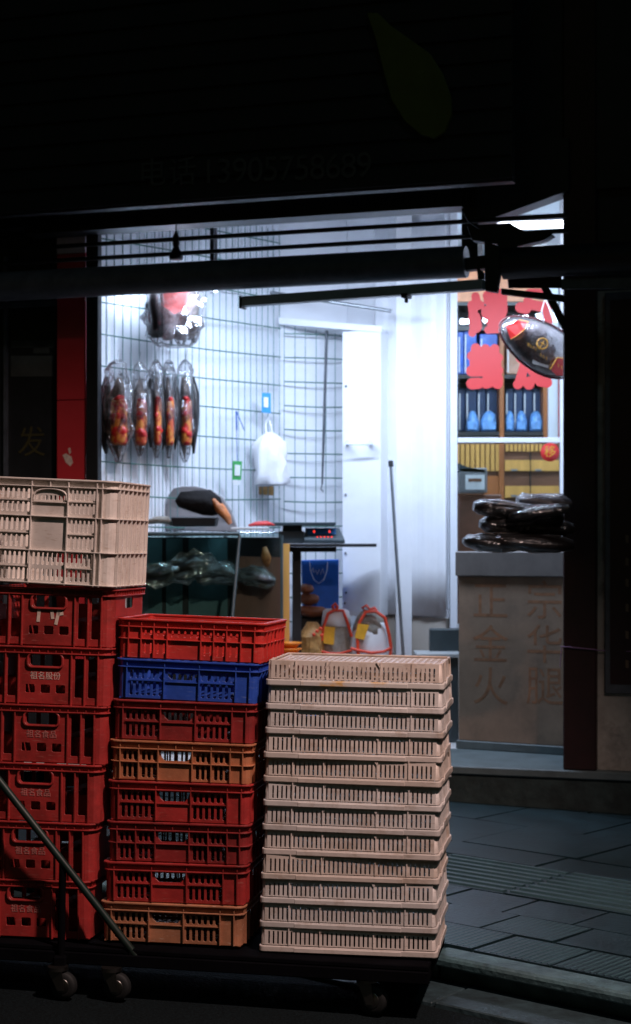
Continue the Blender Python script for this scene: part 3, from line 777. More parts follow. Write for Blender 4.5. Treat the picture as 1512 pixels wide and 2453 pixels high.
# unlit tube fixture slung below the awning
tl = thing('tube_light', 'unlit grey tube light batten slung under the awning roller', 'light', P(840, 715, 8.9))
a0, a1 = P(584, 725, 9.05), P(1160, 684, 8.5)
d = (a1-a0); xx = d.normalized(); zz = Vector((0, 0, 1)); zz = (zz-xx*zz.dot(xx)).normalized(); yy = zz.cross(xx)
TM = Matrix((xx, yy, zz)).transposed().to_4x4(); TM.translation = (a0+a1)/2
b = MB(); b.box((0, 0, .004), (d.length, .06, .052), TM); b.build('batten', mat('grey_batten', (.30, .36, .38), .4), tl, .004)
b = MB(); b.box((-d.length/2-.006, 0, 0), (.014, .066, .066), TM); b.box((-d.length/2-.016, 0, -.012), (.010, .03, .02), TM); b.box((-d.length/2-.016, 0, .018), (.010, .03, .014), TM)
b.build('end_cap', M_dark, tl, .002)
b = MB(); b.box((d.length*.19, 0, -.026), (.035, .07, .022), TM); b.box((d.length*.19, 0, -.045), (.014, .02, .03), TM); b.build('clip', M_dark, tl, .002)
# dark bell lamp on the rods
lp = thing('bulb_lamp', 'small dark bell shaped bulb lamp hanging on the awning guide rods', 'lamp', P(422, 625, 9.25))
LMt = Matrix.Translation(P(422, 622, 9.25))
b = MB(); b.lathe([(.036, 0), (.04, .012), (.038, .03), (.022, .055), (.016, .07)], LMt, 16); b.build('shade', M_dark, lp)
b = MB(); b.lathe([(.016, .071), (.020, .09), (.020, .125), (.012, .14), (.004, .16), (.003, .3)], LMt, 12); b.build('socket', M_dark, lp)

# ------------------------------------------------------------------ interior shell
P0, P1, P2 = Vector((-1.285, 9.86, 0)), Vector((-.252, 11.05, 0)), Vector((.19, 11.18, 0))
def wall(mb, p0, p1, z0, z1, t=.1):
    e = (p1-p0); L = e.length; e.normalize(); n = Vector((e.y, -e.x, 0))
    c = (p0+p1)/2-n*(t/2); c.z = (z0+z1)/2
    M = Matrix((e, Vector((-n.x, -n.y, 0)), Vector((0, 0, 1)))).transposed().to_4x4(); M.translation = c
    mb.box((0, 0, 0), (L, t, z1-z0), M); return e, n
CEIL = 3.75
pA = P0-(P1-P0)*.07
b = MB(); e, n = wall(b, pA, P1, FL, CEIL)
# tongue and groove battens
Lw = (P1-pA).length
k = 0
while k*.0605 < Lw-.05:
    c = pA+e*(k*.0605+.027)+n*.0025; c.z = (FL+CEIL)/2
    M = Matrix((e, -n, Vector((0, 0, 1)))).transposed().to_4x4(); M.translation = c
    b.box((0, 0, 0), (.054, .005, CEIL-FL-.02), M); k += 1
b.build('side_wall', M_board, shop)
b = MB(); wall(b, P1, P2+Vector((.02, 0, 0)), FL, CEIL); b.build('back_wall', M_wall, shop)
WC0, WC1 = P(905, 1300, 11.0), P(1068, 1300, 10.62)
b = MB(); wall(b, Vector((.17, 11.22, 0)), Vector((WC1.x, WC1.y+.06, 0)), FL, CEIL); b.build('back_wall', M_wall, shop)
b = MB(); wall(b, Vector((WC0.x-.05, WC0.y-.005, 0)), Vector((WC1.x, WC1.y-.02, 0)), FL, P(1000, 1478, 10.8).z, .04); b.build('tiled_dado', M_tile, shop)
# panelled column of the cold store and the ledge above it
b = MB(); e2 = Vector((1, -.12, 0)).normalized(); ck = P(820, 1300, 10.85); ck2 = P(912, 1300, 10.75)
wall(b, Vector((ck.x, ck.y, 0)), Vector((ck2.x, ck2.y, 0)), P(860, 1476, 10.8).z, P(860, 792, 10.8).z, .35); cs = b.build('store_column', M_sheet, shop, .004)
b = MB()
for x, y in ((829, 925), (828, 1185), (828, 1325), (829, 1420), (826, 1445)):
    b.lathe([(.008, 0), (.008, .004), (.004, .007)], frame(P(x, y, 10.845-(x-820)*.0011), (1, -.11, 0), (0, 0, 1)), 10)
b.build('rivet', M_grey, cs)
b = MB(); z1 = P(668, 757, 10.75).z
b.prism([P(668, 760, 10.98), P(668, 776, 10.98), P(915, 797, 10.74), P(915, 781, 10.74)], (0.02, .35, .0)); b.build('ledge', M_sheet, shop, .003)
b = MB(); b.tube([P(648, 701, 10.7), P(938, 745, 10.45)], .012, 8); tag(b.build('curtain_rail', M_steel), 'thin grey rail above the white ledge at the back of the shop', 'rail')
# white sheet hung on the wall
b = MB(); N_ = 40; vs = []; fcs = []
zt_, zb_ = 3.55, P(1000, 1474, 10.8).z
for i in range(N_+1):
    t = i/N_; p = Vector((WC0.x-.02, WC0.y, 0)).lerp(Vector((WC1.x, WC1.y, 0)), t)
    for j in range(9):
        z = zb_+(zt_-zb_)*j/8
        q = p+Vector((0, -.05-.005*math.sin(t*19+.5)-.0025*math.sin(t*47+j*.3), 0)); q.z = z; vs.append(q)
for i in range(N_):
    for j in range(8): fcs.append((i*9+j, (i+1)*9+j, (i+1)*9+j+1, i*9+j+1))
b.add(vs, fcs, smooth=True); o = b.build('hanging_sheet', M_sheet); so = o.modifiers.new('s', 'SOLIDIFY'); so.thickness = .004
tag(o, 'plain white sheet hung over the back wall beside the window', 'sheet')
# floor, ceiling, remaining enclosure
b = MB(); b.prism([FPt(100, 1300, -.76), FPt(1420, 1300, -.76)] and [Vector((x, y, FL-.002)) for x, y in ((-2.2, 9.3), (1.7, 8.9), (2.6, 14.2), (-2.2, 14.2))], (0, 0, -.06)); b.build('floor', M_floor, shop)
b = MB(); b.prism([Vector((x, y, CEIL)) for x, y in ((-2.2, 10.08), (-1.45, 9.84), (1.7, 8.82), (2.8, 8.5), (2.8, 14.6), (-2.6, 14.6))], (0, 0, .12)); b.build('ceiling', M_ceil, shop)
b = MB(); wall(b, Vector((1.62, 10.4, 0)), Vector((1.50, 9.0, 0)), FL, CEIL); wall(b, Vector((.6, 13.6, 0)), Vector((2.6, 13.3, 0)), FL, CEIL)
wall(b, Vector((2.35, 13.4, 0)), Vector((1.75, 10.42, 0)), FL, CEIL); wall(b, Vector((.62, 10.75, 0)), Vector((.62, 13.6, 0)), FL, CEIL); b.build('inner_wall', M_wall, shop)

# wire grid panels
def wire_grid(p0, p1, n_out, zlo, zhi, sv, sh, bul, name, label, rv=.0028, rh=.0042, sag=0):
    e = (p1-p0); L = e.length; e.normalize(); n = Vector((e.y, -e.x, 0))
    root = thing(name, label, 'wire grid', (p0.x, p0.y, zlo), group='green wire grids on the shop walls')
    a = MB(); k = 0
    def off(t): return n_out+bul*math.sin(math.pi*min(1, max(0, t/L)))
    while k*sv <= L:
        q = p0+e*(k*sv)+n*off(k*sv); j = random.uniform(-.003, .003)
        a.tube([Vector((q.x+j, q.y, zlo)), Vector((q.x, q.y, (zlo+zhi)/2)), Vector((q.x-j, q.y, zhi))], rv, 5); k += 1
    a.build('upright_wire', M_gridthin, root)
    c = MB(); z = zlo+.02; i = 0
    while z < zhi:
        pts = []
        for m in range(13):
            t = L*m/12; q = p0+e*t+n*(off(t)+.004); pts.append(Vector((q.x, q.y, z+sag*math.sin(math.pi*m/12)*(.5+.5*math.sin(i*1.3)))))
        c.tube(pts, rh, 5); z += sh; i += 1
    c.build('cross_wire', M_grid, root)
    return root
g0 = P0-(P1-P0)*.03
wire_grid(g0, P1-(P1-P0)*.02, .05, FL+.35, 3.55, .061, .187, .05, 'wire_grid', 'large green wire grid on the panelled side wall with hams hung on it', sag=-.02)
wire_grid(P1+Vector((.03, 0, 0)), P2, .05, FL+.35, P(740, 770, 11.0).z, .070, .158, .03, 'wire_grid', 'narrow green wire grid on the back wall beside the white column', sag=-.008)

b = MB(); b.prism([P(503, 480, 9.9), P(512, 480, 9.9), P(512, 700, 9.9), P(503, 700, 9.9)], (0, .03, 0)); b.build('transom_mullion', M_dark, shop)
b = MB(); b.prism([P(513, 480, 9.91), P(521, 480, 9.91), P(521, 700, 9.91), P(513, 700, 9.91)], (0, .02, 0)); b.build('transom_mullion', M_alu, shop)
# hook rod on the back grid
b = MB(); b.tube([P(783, 785, 11.0), P(776, 1035, 11.0), P(772, 1160, 11.0)], [.010, .009, .006], 8); b.tube([P(772, 1160, 11.0), P(769, 1172, 10.98), P(775, 1178, 10.97)], .004, 6)
tag(b.build('hook_rod', M_dark2), 'thin dark hook pole hanging upright on the back wire grid', 'rod')
b = MB(); b.tube([P(832, 1064, 10.72), P(888, 1064, 10.66)], .006, 8); b.box(P(832, 1060, 10.78), (.02, .1, .03)); b.box(P(888, 1060, 10.72), (.02, .1, .03))
tag(b.build('towel_rail', M_alu), 'short metal rail fixed on the white column', 'rail')
# leaning pole
b = MB(); b.tube([P(936, 1108, 10.5), P(950, 1330, 10.42), P(972, 1660, 10.3)], .0105, 10); pole = b.build('mop_pole', M_steel)
tag(pole, 'long thin grey pole leaning against the white sheet', 'pole')
b = MB(); b.tube([P(936, 1104, 10.5), P(937, 1118, 10.495)], .016, 10); b.build('cap', M_dark, pole)

# ------------------------------------------------------------------ things hung on the grid
def wallY(px, out=.0):                         # distance of the side wall seen along a column of the picture
    u = (px-CX)/F; d_ = P1-P0
    t = (u*P0.y-P0.x)/(d_.x-u*d_.y); return (P0+d_*t).y-out
hl = ['leftmost and widest', 'second from the left', 'third and narrowest', 'fourth from the left', 'rightmost']
for i, (px, hw, y0, y1, tip, lean) in enumerate(((281, 25, 900, 1100, 10, 2), (334, 17, 905, 1085, 8, 2), (373, 11, 900, 1090, 7, 4), (404, 12, 900, 1090, 7, 1), (445, 16, 900, 1100, 9, -4))):
    Y = wallY(px, .20); k = Y/F
    root = thing('wrapped_ham', 'wrapped ham with orange label hung on the wire grid, %s of five' % hl[i], 'ham', P(px, y1, Y), group='hams hung in a row on the wire grid')
    ys = [y1+4, y1-10, y1-34, y1-66, y1-105, y1-150, y0+30, y0+4]
    prof = [.06, .22, .62, .98, 1.0, .86, .66, .30]
    pts = [P(px+lean*(1-(y-y0)/(y1-y0))+3*math.sin(y*.03+i), y, Y) for y in ys]
    b = MB(); b.loft(pts, [hw*.88*k*q for q in prof], [.055*q for q in prof], (1, 0, 0), 18, .45, 16, i); b.build('ham', M_ham, root)
    b = MB(); sd = -1 if i == 0 else 1
    b.loft([p+Vector((sd*hw*k*1.3, .05, .01)) for p in pts[1:]], [hw*k*.7*q for q in prof[1:]], [.05*q for q in prof[1:]], (1, 0, 0), 14, .3, 15, i+5); b.build('skin_and_shadow_side', M_hamdark, root)  # black body stands for the dark skin side and the shadow beside it
    b = MB(); lp_ = [P(px+3+lean*.4, y, Y-.012) for y in (1067, 1058, 1030, 1000, 975, 958)]; pr = [.72, .94, 1.0, 1.0, .98, .85]
    b.loft(lp_, [hw*k*q*.87 for q in pr], [.057*q for q in pr], (1, 0, 0), 16, .12, 16, i); lbm = b.build('label', M_label, root)
    b = MB()
    for ya, yb_, fr_ in ((952, 964, .6), (983, 1004, .8), (1018, 1048, .85)):
        c_ = (ya+yb_)/2+random.uniform(-4, 4); hh_ = (yb_-ya)/2
        b.loft([P(px+3+lean*.4+random.uniform(-2, 2), c_+hh_*t, Y-.016) for t in (-1, -.6, 0, .6, 1)], [hw*k*fr_*q for q in (.4, .85, 1, .9, .5)], [.056*q for q in (.6, .96, 1.02, .96, .6)], (1, 0, 0), 14, .35, 30, i+int(ya))
    b.build('red_print', M_redlabel, lbm)
    b = MB(); pts = [P(px+lean*.5, y, Y) for y in (y1+8, y1-12, y1-40, y1-70, y1-105, y1-140, y1-175, y0+8, y0-14, y0-30, y0-38)]
    pr = [.12, .5, .85, 1.05, 1.15, 1.12, 1.08, 1.05, .95, .55, .15]
    b.loft(pts, [hw*k*q*1.14+.006 for q in pr], [.062*q for q in pr], (1, 0, 0), 18, .55, 17, i+20, sm=False); b.build('plastic_wrap', M_film, root)
    b = MB(); b.tube([P(px, y0-34, Y), P(px+1, y0-52, Y+.05), P(px+3, y0-62, Y+.12)], .0025, 5); b.build('hook', M_steel, root)
root = thing('ham_bundle', 'wide plastic wrapped bundle of grey hams hung above the row of hams', 'ham', P(416, 826, 10.05))
for i, (px, hw, m) in enumerate(((375, 22, M_hamdark), (402, 24, M_hamgrey), (432, 26, M_hamgrey), (458, 20, M_ham))):
    Y = 9.95+.03*i; k = Y/F
    pts = [P(px, y, Y) for y in (818-abs(px-418)*.2, 800, 770, 730, 690, 660)]; pr = [.4, .8, 1, 1.05, .9, .5]
    b = MB(); b.loft(pts, [hw*k*q for q in pr], [.06*q for q in pr], (1, 0, 0), 16, .55, 18, i+40); b.build('ham', m, root)
b = MB(); b.prism([P(390, 690, 9.80), P(452, 690, 9.83), P(450, 722, 9.84), P(438, 742, 9.83), P(418, 752, 9.81), P(394, 735, 9.80)], (0, -.003, 0)); b.build('label', mat('faded_red_label', (.55, .13, .12), .4, var=.4, scale=20, dirt=(.55, .4, .38), damt=.8, dscale=14), root)
b = MB(); pts = [P(416, y, 9.98) for y in (832, 822, 805, 785, 760, 735, 710, 680, 640)]; pr = [.5, .85, .98, 1.02, 1.03, 1.03, 1.0, .98, .6]
b.loft(pts, [.165*q for q in pr], [.115*q for q in pr], (1, 0, 0), 30, .5, 15, 55, sm=False); b.build('plastic_wrap', film('bundle_wrap', clear=.84, rough=.06, bscale=14), root)

# white carrier bag, card tags
bg = thing('white_carrier_bag', 'bulging thin white plastic bag hung by its handles on the back grid', 'bag', P(654, 1165, 10.75))
b = MB(); ys = (1164, 1158, 1138, 1110, 1085, 1062, 1045, 1035); pr = [.70, .97, 1.0, .96, .92, .84, .5, .2]
b.loft([P(652+(1165-y)*-.05, y, 10.75) for y in ys], [.112*q for q in pr], [.08*q for q in pr], (1, 0, 0), 40, .5, 22, 3); b.build('sack', M_bagfilm, bg)
b = MB(); b.tube([P(640, 1048, 10.75), P(636, 1020, 10.76), P(643, 1000, 10.79), P(650, 1022, 10.76), P(655, 1048, 10.75)], .006, 6); b.build('handle', M_bagfilm, bg)
b = MB(); b.prism([P(612, 1080, 10.90), P(655, 1080, 10.93), P(655, 1187, 10.93), P(612, 1184, 10.90)], (0, .01, 0)); tag(b.build('cardboard_piece', M_kraft), 'piece of brown cardboard tucked behind the white plastic bag', 'cardboard')
c = thing('payment_card', 'blue card with white panel fixed high on the wire grid', 'card', P(638, 990, 10.7))
b = MB(); b.prism([P(627, 940, 10.75), P(649, 942, 10.76), P(649, 990, 10.76), P(627, 988, 10.75)], (0, .004, 0)); b.build('card', M_blueplastic, c)
b = MB(); b.prism([P(632, 951, 10.745), P(643, 952, 10.75), P(643, 976, 10.75), P(632, 975, 10.745)], (0, .003, 0)); b.build('panel', M_whitecard, c)
c = thing('payment_tag', 'green card with white panel dangling on a blue lanyard', 'card', P(568, 1160, 10.5))
b = MB(); b.prism([P(558, 1104, 10.5), P(580, 1105, 10.5), P(578, 1150, 10.5), P(556, 1149, 10.5)], (0, .004, 0)); b.build('card', M_greenplastic, c)
b = MB(); b.prism([P(563, 1113, 10.494), P(576, 1114, 10.494), P(575, 1140, 10.494), P(562, 1139, 10.494)], (0, .003, 0)); b.prism([P(557, 1151, 10.498), P(577, 1152, 10.498), P(572, 1163, 10.498), P(558, 1161, 10.498)], (0, .003, 0)); b.build('panel', M_whitecard, c)
b = MB(); b.tube([P(569, 1104, 10.5), P(567, 1050, 10.52), P(567, 990, 10.55)], .0028, 5); b.tube([P(567, 985, 10.55), P(575, 1005, 10.53), P(585, 1030, 10.52)], .0035, 5); b.tube([P(566, 985, 10.545), P(567, 1030, 10.525)], .006, 5); b.build('lanyard', M_bluemetal, c)

# ------------------------------------------------------------------ glass display case with what lies in and on it
CY = 9.72
dcs = thing('display_case', 'low glass display case with dark green back and slanted glass front', 'display case', (P(520, 1300, CY).x, CY+.2, FL))
def q(px, py, Y): return P(px, py, Y)
zt = P(500, 1275, 9.72).z
b = MB(); xL, xR = P(250, 1275, 9.72).x, P(672, 1275, 9.72).x
b.box(((xL+xR)/2, 9.88, zt-.0125), (xR-xL, .36, .025)); b.build('top', glass('case_top_glass', (.75, .85, .85)), dcs, .003)
b = MB(); b.box(((xL+xR)/2, 10.04, (zt+FL)/2-.0145), (xR-xL-.02, .03, zt-FL-.026))
b.build('back_board', M_dark, dcs)
for x0_, x1_ in ((330, 388), (398, 437), (452, 545)):
    b = MB(); b.prism([P(x0_, 1290, 10.015), P(x1_, 1290, 10.015), P(x1_, 1560, 10.015), P(x0_, 1560, 10.015)], (0, .008, 0)); b.build('back_panel', M_teal, dcs)
b = MB()
b.box(((xL+xR)/2, 9.88, zt-.62), (xR-xL-.04, .29, .02)); b.build('inner_shelf', M_teal, dcs)
b = MB(); b.prism([P(355, 1284, 9.71), P(573, 1284, 9.71), P(548, 1560, 9.55), P(355, 1560, 9.55)], (0, .006, 0)); b.build('front_pane', M_caseglass, dcs)
b = MB(); b.prism([P(575, 1284, 9.71), P(672, 1290, 9.86), P(672, 1560, 9.86), P(550, 1560, 9.57)], (.004, .003, 0)); b.build('side_pane', M_caseglass, dcs)
M_ctrim = mat('case_trim', (.05, .075, .08), .3)
b = MB(); b.tube([P(574, 1282, 9.705), P(549, 1562, 9.55)], .010, 6); b.build('edge_trim', M_ctrim, dcs)
b = MB(); b.tube([P(674, 1282, 10.03), P(674, 1562, 10.03)], .012, 6); b.build('edge_trim', M_ctrim, dcs)
b = MB(); b.tube([P(300, 1279, 9.70), P(574, 1279, 9.70)], .013, 6); b.build('edge_trim', M_ctrim, dcs)
b = MB(); b.box((P(683, 1400, 10.1).x, 10.12, .9), (.055, .03, 1.18)); tag(b.build('wood_plank', M_yellowwood), 'upright pale wood plank behind the glass display case', 'plank')
# brown boards leaning in the case side
b = MB(); b.prism([P(570, 1332, 9.93), P(672, 1335, 9.96), P(672, 1560, 9.95), P(552, 1560, 9.90)], (0, .02, 0)); tag(b.build('leaning_board', mat('brown_board', (.13, .045, .026), .5, var=.5, scale=5, stretch=(1, 1, .15))), 'brown wooden board standing inside the display case', 'board')
b = MB(); b.loft([P(640, 1360, 9.96), P(638, 1335, 9.95), P(634, 1310, 9.94)], [.02, .03, .012], [.012, .016, .008], (1, 0, 0), 10, .2, 20, 2); tag(b.build('dried_fish', M_hamorange), 'small orange brown dried piece against the board in the case', 'dried meat')
mg = 'film covered meats in the display case'
for i, (x0, x1, y, r, lb) in enumerate(((340, 430, 1375, .055, 'film wrapped dark meat at the cream crate end of the display case'), (400, 520, 1360, .065, 'largest film wrapped dark meat, middle of the display case'), (470, 580, 1378, .055, 'film wrapped dark meat nearest the slanted glass corner'), (570, 660, 1385, .045, 'flat film wrapped meat below the brown board'))):
    root = thing('wrapped_meat', lb, 'meat', P((x0+x1)/2, y+25, 9.82), group=mg)
    pts = [P(x0+(x1-x0)*t, y+8*math.sin(t*5+i), 9.82+.02*i) for t in (0, .12, .35, .6, .85, 1)]; pr = [.3, .8, 1, 1.05, .8, .3]
    b = MB(); b.loft(pts, [r*v for v in pr], [.11*v for v in pr], (0, 0, 1), 14, .4, 12, i+70); b.build('meat', M_hamdark, root)
    b = MB(); b.loft(pts, [r*v*1.12+.004 for v in pr], [.125*v for v in pr], (0, 0, 1), 26, .7, 22, i+80, sm=False); b.build('plastic_wrap', film('case_wrap_%d' % i, clear=.66, rough=.1, bscale=30, bump=1), root)
# on top
ch = thing('chair_back', 'rounded grey chair back showing behind the display case', 'chair', P(480, 1300, 10.24))
pts = [(396, 1270), (398, 1210), (404, 1185), (416, 1170), (436, 1165), (470, 1165), (505, 1172), (535, 1192), (555, 1222), (568, 1260), (569, 1275)]
b = MB(); b.prism([P(x, y, 10.22+.04*((x-480)/90)**2) for x, y in pts], (0, .02, 0)); b.build('backrest', mat('chair_grey', (.30, .29, .30), .35), ch, .006)
b = MB()
for x in (420, 540): b.tube([P(x, 1270, 10.24), P(x, 1600, 10.22)], .012, 8)
b.build('leg', M_steel, ch)
hm = thing('cut_ham', 'dark ham with orange flesh edge lying on a tray on the display case', 'ham', P(480, 1262, 9.88))
pts = [P(x, y, 9.88) for x, y in ((424, 1207), (436, 1200), (465, 1200), (495, 1205), (518, 1215), (530, 1222))]; pr = [.35, .75, 1, 1.05, .85, .4]
b = MB(); b.loft(pts, [.066*v for v in pr], [.09*v for v in pr], (0, 0, 1), 34, .55, 16, 5); b.build('skin', mat('charred_skin', (.007, .006, .006), .8, bump=.6, spec=.2), hm)
pts = [P(x, y, 9.86) for x, y in ((495, 1190), (512, 1200), (527, 1220), (545, 1240), (553, 1255))]; pr = [.5, 1, 1, .8, .4]
b = MB(); b.loft(pts, [.030*v for v in pr], [.06*v for v in pr], (1, 0, .5), 16, .6, 22, 6); b.build('flesh', M_hamorange, hm)
tr = MB(); M_ = Matrix.Translation(P(468, 1250, 9.88)); tr.box((0, 0, .0), (.25, .2, .055), M_, 1.08); tag(tr.build('meat_tray', M_dark, None, .006), 'small black tray under the dark ham on the display case', 'tray')
b = MB(); b.box(P(600, 1266, 9.88)+Vector((0, 0, 0)), (.22, .24, .012)); tag(b.build('paper_stack', M_whitecard, None, .002), 'thin stack of white paper on the display case top', 'paper')
b = MB(); b.loft([P(x, y, 9.98) for x, y in ((596, 1259), (615, 1255), (640, 1254), (658, 1258))], [.006, .014, .016, .006], [.05, .06, .06, .03], (0, 0, 1), 10, .4, 20, 9); tag(b.build('red_packet', M_redlabel), 'crumpled red packet between the chair back and the scale', 'packet')
b = MB(); b.loft([P(x, y, 9.9) for x, y in ((352, 1252), (375, 1245), (400, 1247), (415, 1256))], [.012, .02, .022, .01], [.05, .06, .06, .04], (0, 0, 1), 12, .5, 22, 11); tag(b.build('plastic_packet', M_cloth), 'crumpled pale packet at the cream crate end of the display case top', 'packet')

# table with scale
tb = thing('scale_table', 'black pedestal table with blue foot carrying the weighing scale', 'table', (P(710, 1300, 10.35).x, 10.35, FL))
zt = P(800, 1302, 10.3).z
b = MB(); x0, x1 = P(640, 1300, 10.3).x, P(901, 1300, 10.3).x
b.box(((x0+x1)/2, 10.42, zt-.011), (x1-x0, .46, .020)); b.build('tabletop', M_dark, tb, .003)
b = MB(); b.box((P(740, 1300, 10.4).x, 10.42, zt-.037), (.34, .3, .03)); b.build('support', M_dark, tb)
b = MB(); b.box((P(711, 1400, 10.4).x, 10.4, (zt-.05+FL+.15)/2), (.055, .055, zt-FL-.2)); b.build('leg', M_dark, tb, .004)
b = MB(); b.box((P(700, 1530, 10.4).x, 10.4, FL+.34), (.12, .14, .22)); b.box((P(700, 1530, 10.4).x, 10.4, FL+.115), (.42, .4, .23), top=.6); b.build('foot', M_bluemetal, tb, .006)
s_ = thing('weighing_scale', 'charcoal digital weighing scale with red digits and flat tray', 'scale', P(735, 1300, 10.35))
X0, X1 = P(655, 1300, 10.3), P(826, 1300, 10.3)
b = MB(); zz0 = zt+.001
def sx(px): return P(px, 1300, 10.3).x
b.prism([Vector((sx(668), 10.22, zz0)), Vector((sx(668), 10.22, zz0+.075)), Vector((sx(668), 10.55, zz0+.075)), Vector((sx(668), 10.55, zz0))], (sx(730)-sx(668), 0, 0)); b.build('body', M_scale, s_, .006)
b = MB(); b.add([(sx(729), 10.2, zz0), (sx(826), 10.2, zz0), (sx(826), 10.2, zz0+.020), (sx(813), 10.27, zz0+.095), (sx(732), 10.27, zz0+.095), (sx(729), 10.2, zz0+.024), (sx(826), 10.5, zz0), (sx(729), 10.5, zz0), (sx(813), 10.5, zz0+.095), (sx(732), 10.5, zz0+.095)],
              [(0, 1, 2, 5), (5, 2, 3, 4), (4, 3, 8, 9), (1, 6, 8, 3), (1, 3, 2), (0, 5, 4), (7, 0, 4, 9), (6, 7, 9, 8), (0, 7, 6, 1)]); b.build('display_head', M_scale, s_, .003)
b = MB(); sl = Vector((0, .07, .073)).normalized(); nn = Vector((0, -.073, .07)).normalized()
FM = frame(Vector((sx(772), 10.2, zz0+.022))+nn*.003, (1, 0, 0), sl)
b.mesh(panel(rect(-.088, .040, .085, .088), [], .003), FM); b.build('display', M_lcd, s_)
b = MB()
for x in (-.05, .045): b.mesh(text_me('8', .028, .0006), FM @ Matrix.Translation((x, .063, .0030)))
for k in range(5): b.mesh(panel(rect(-.005, -.003, .005, .003), [], .002), FM @ Matrix.Translation((-.03+.022*k, .02, .001)))
b.build('digits', M_led, s_)
b = MB(); b.prism([Vector((sx(636), 10.18, zz0+.128)), Vector((sx(806), 10.18, zz0+.128)), Vector((sx(802), 10.18, zz0+.109)), Vector((sx(648), 10.18, zz0+.109))], (0, .36, 0))
b.box((sx(700), 10.4, zz0+.092), (.12, .12, .032)); b.build('tray', M_scale, s_, .003)

# bench with gift hams
bn = thing('low_bench', 'low wooden bench at the back wall carrying gift wrapped hams', 'bench', (P(840, 1600, 10.6).x, 10.6, FL))
zb = P(840, 1592, 10.5).z
b = MB(); b.box((P(840, 1600, 10.6).x, 10.58, zb-.015), (.75, .34, .03)); b.build('seat', M_brown, bn, .004)
for x in (-.33, .33):
    for y in (-.13, .13):
        b = MB(); b.box((P(840, 1600, 10.6).x+x, 10.58+y, (zb-.03+FL)/2), (.04, .04, zb-.032-FL)); b.build('leg', M_brown, bn, .003)
gb = thing('blue_gift_bag', 'blue paper gift bag with white cord handle and script, under the table edge', 'bag', P(768, 1470, 10.75))
b = MB(); b.prism([P(722, 1342, 10.72), P(812, 1340, 10.72), P(812, 1475, 10.7), P(724, 1475, 10.7)], (0, .12, 0)); b.build('paper_body', M_bluebag, gb, .004)
b = MB(); b.tube([P(742, 1346, 10.71), P(744, 1368, 10.705), P(752, 1388, 10.70), P(764, 1398, 10.70), P(776, 1388, 10.70), P(783, 1368, 10.705), P(785, 1346, 10.71)], .0025, 6); b.build('cord_handle', M_whitecard, gb)
b = MB(); b.tube([P(x, y, 10.705) for x, y in ((746, 1368), (750, 1360), (752, 1372), (757, 1366), (760, 1376), (765, 1364), (768, 1376), (774, 1362), (776, 1374))], .0035, 6); b.build('script_mark', M_whitecard, gb)
b = MB(); b.box((P(765, 1500, 10.8).x, 10.79, (P(765, 1478, 10.7).z+FL)/2), (.26, .16, P(765, 1478, 10.7).z-FL)); tag(b.build('cardboard_box', M_kraft, None, .004), 'plain brown carton under the blue gift bag', 'carton')
gl_ = ['uppermost brown ham piled beside the blue gift bag', 'middle brown ham of the pile beside the table leg', 'lowest and widest brown ham of the pile beside the table leg']
for i, (x0, x1, y) in enumerate(((718, 752, 1408), (715, 765, 1432), (712, 785, 1462))):
    pts = [P(x0+(x1-x0)*t, y+4*math.sin(3*t), 10.62-.02*i) for t in (0, .15, .5, .85, 1)]; pr = [.4, .85, 1, .8, .3]
    b = MB(); b.loft(pts, [.035*v for v in pr], [.05*v for v in pr], (0, 0, 1), 14, .3, 15, i+90)
    tag(b.build('brown_ham', mat('ham_%d_skin' % i, (.20, .07, .03), .45, var=.6, scale=14, bump=.4)), gl_[i], 'ham', 'pile of brown hams beside the table')
b = MB(); b.box((P(745, 1530, 10.7).x, 10.66, (P(750, 1474, 10.62).z+FL)/2), (.2, .12, P(750, 1474, 10.62).z-FL)); tag(b.build('dark_carton', M_dark, None, .004), 'dark carton supporting the pile of brown hams', 'carton')
# kraft gift, grey gift, white gift
kg = thing('kraft_parcel', 'crumpled gold kraft paper parcel with small red marks on the bench', 'parcel', P(748, 1590, 10.45))
b = MB(); pts = [P(748, y, 10.46) for y in (1592, 1585, 1555, 1525, 1505, 1490)]; pr = [.85, 1, 1, .95, .8, .4]
b.loft(pts, [.074*v for v in pr], [.06*v for v in pr], (1, 0, 0), 22, .6, 20, 31, sm=False); b.build('paper', M_kraft, kg)
b = MB()
for x, y in ((752, 1520), (760, 1512), (768, 1506), (771, 1522)): b.lathe([(.012, 0), (.012, .006), (.006, .010)], frame(P(x, y, 10.385), (1, 0, 0), (0, 0, 1)), 8)
b.build('red_mark', M_ribbon, kg)
gg = thing('grey_gift_ham', 'grey cloth wrapped gift ham with orange ribbon and yellow card on the bench', 'gift ham', P(805, 1592, 10.5))
b = MB(); pts = [P(805, y, 10.52) for y in (1592, 1585, 1550, 1515, 1490, 1472, 1462)]; pr = [.85, 1, 1.02, 1, .92, .82, .7]
b.loft(pts, [.098*v for v in pr], [.07*v for v in pr], (1, 0, 0), 22, .18, 16, 33); b.build('wrapping', M_cloth, gg)
b = MB(); pts = [P(805, y, 10.52) for y in (1500, 1480, 1464, 1458)]; b.loft(pts, [.096, .092, .083, .06], [.076, .074, .064, .05], (1, 0, 0), 20, .05, 14, 34); b.build('white_cap', M_whitecard, gg)
def ribbon(parent, paths, w=.0095):
    b = MB()
    for pth, Yd in paths: b.tube([P(x, y, Yd) for x, y in pth], w, 6)
    b.build('ribbon', M_ribbon, parent)
ribbon(gg, [(((772, 1535), (776, 1500), (786, 1470), (800, 1462), (822, 1463), (832, 1490), (842, 1525)), 10.44), (((768, 1560), (790, 1566), (815, 1566), (843, 1558)), 10.44), (((800, 1462), (797, 1452), (803, 1446), (809, 1454), (806, 1463)), 10.45)])
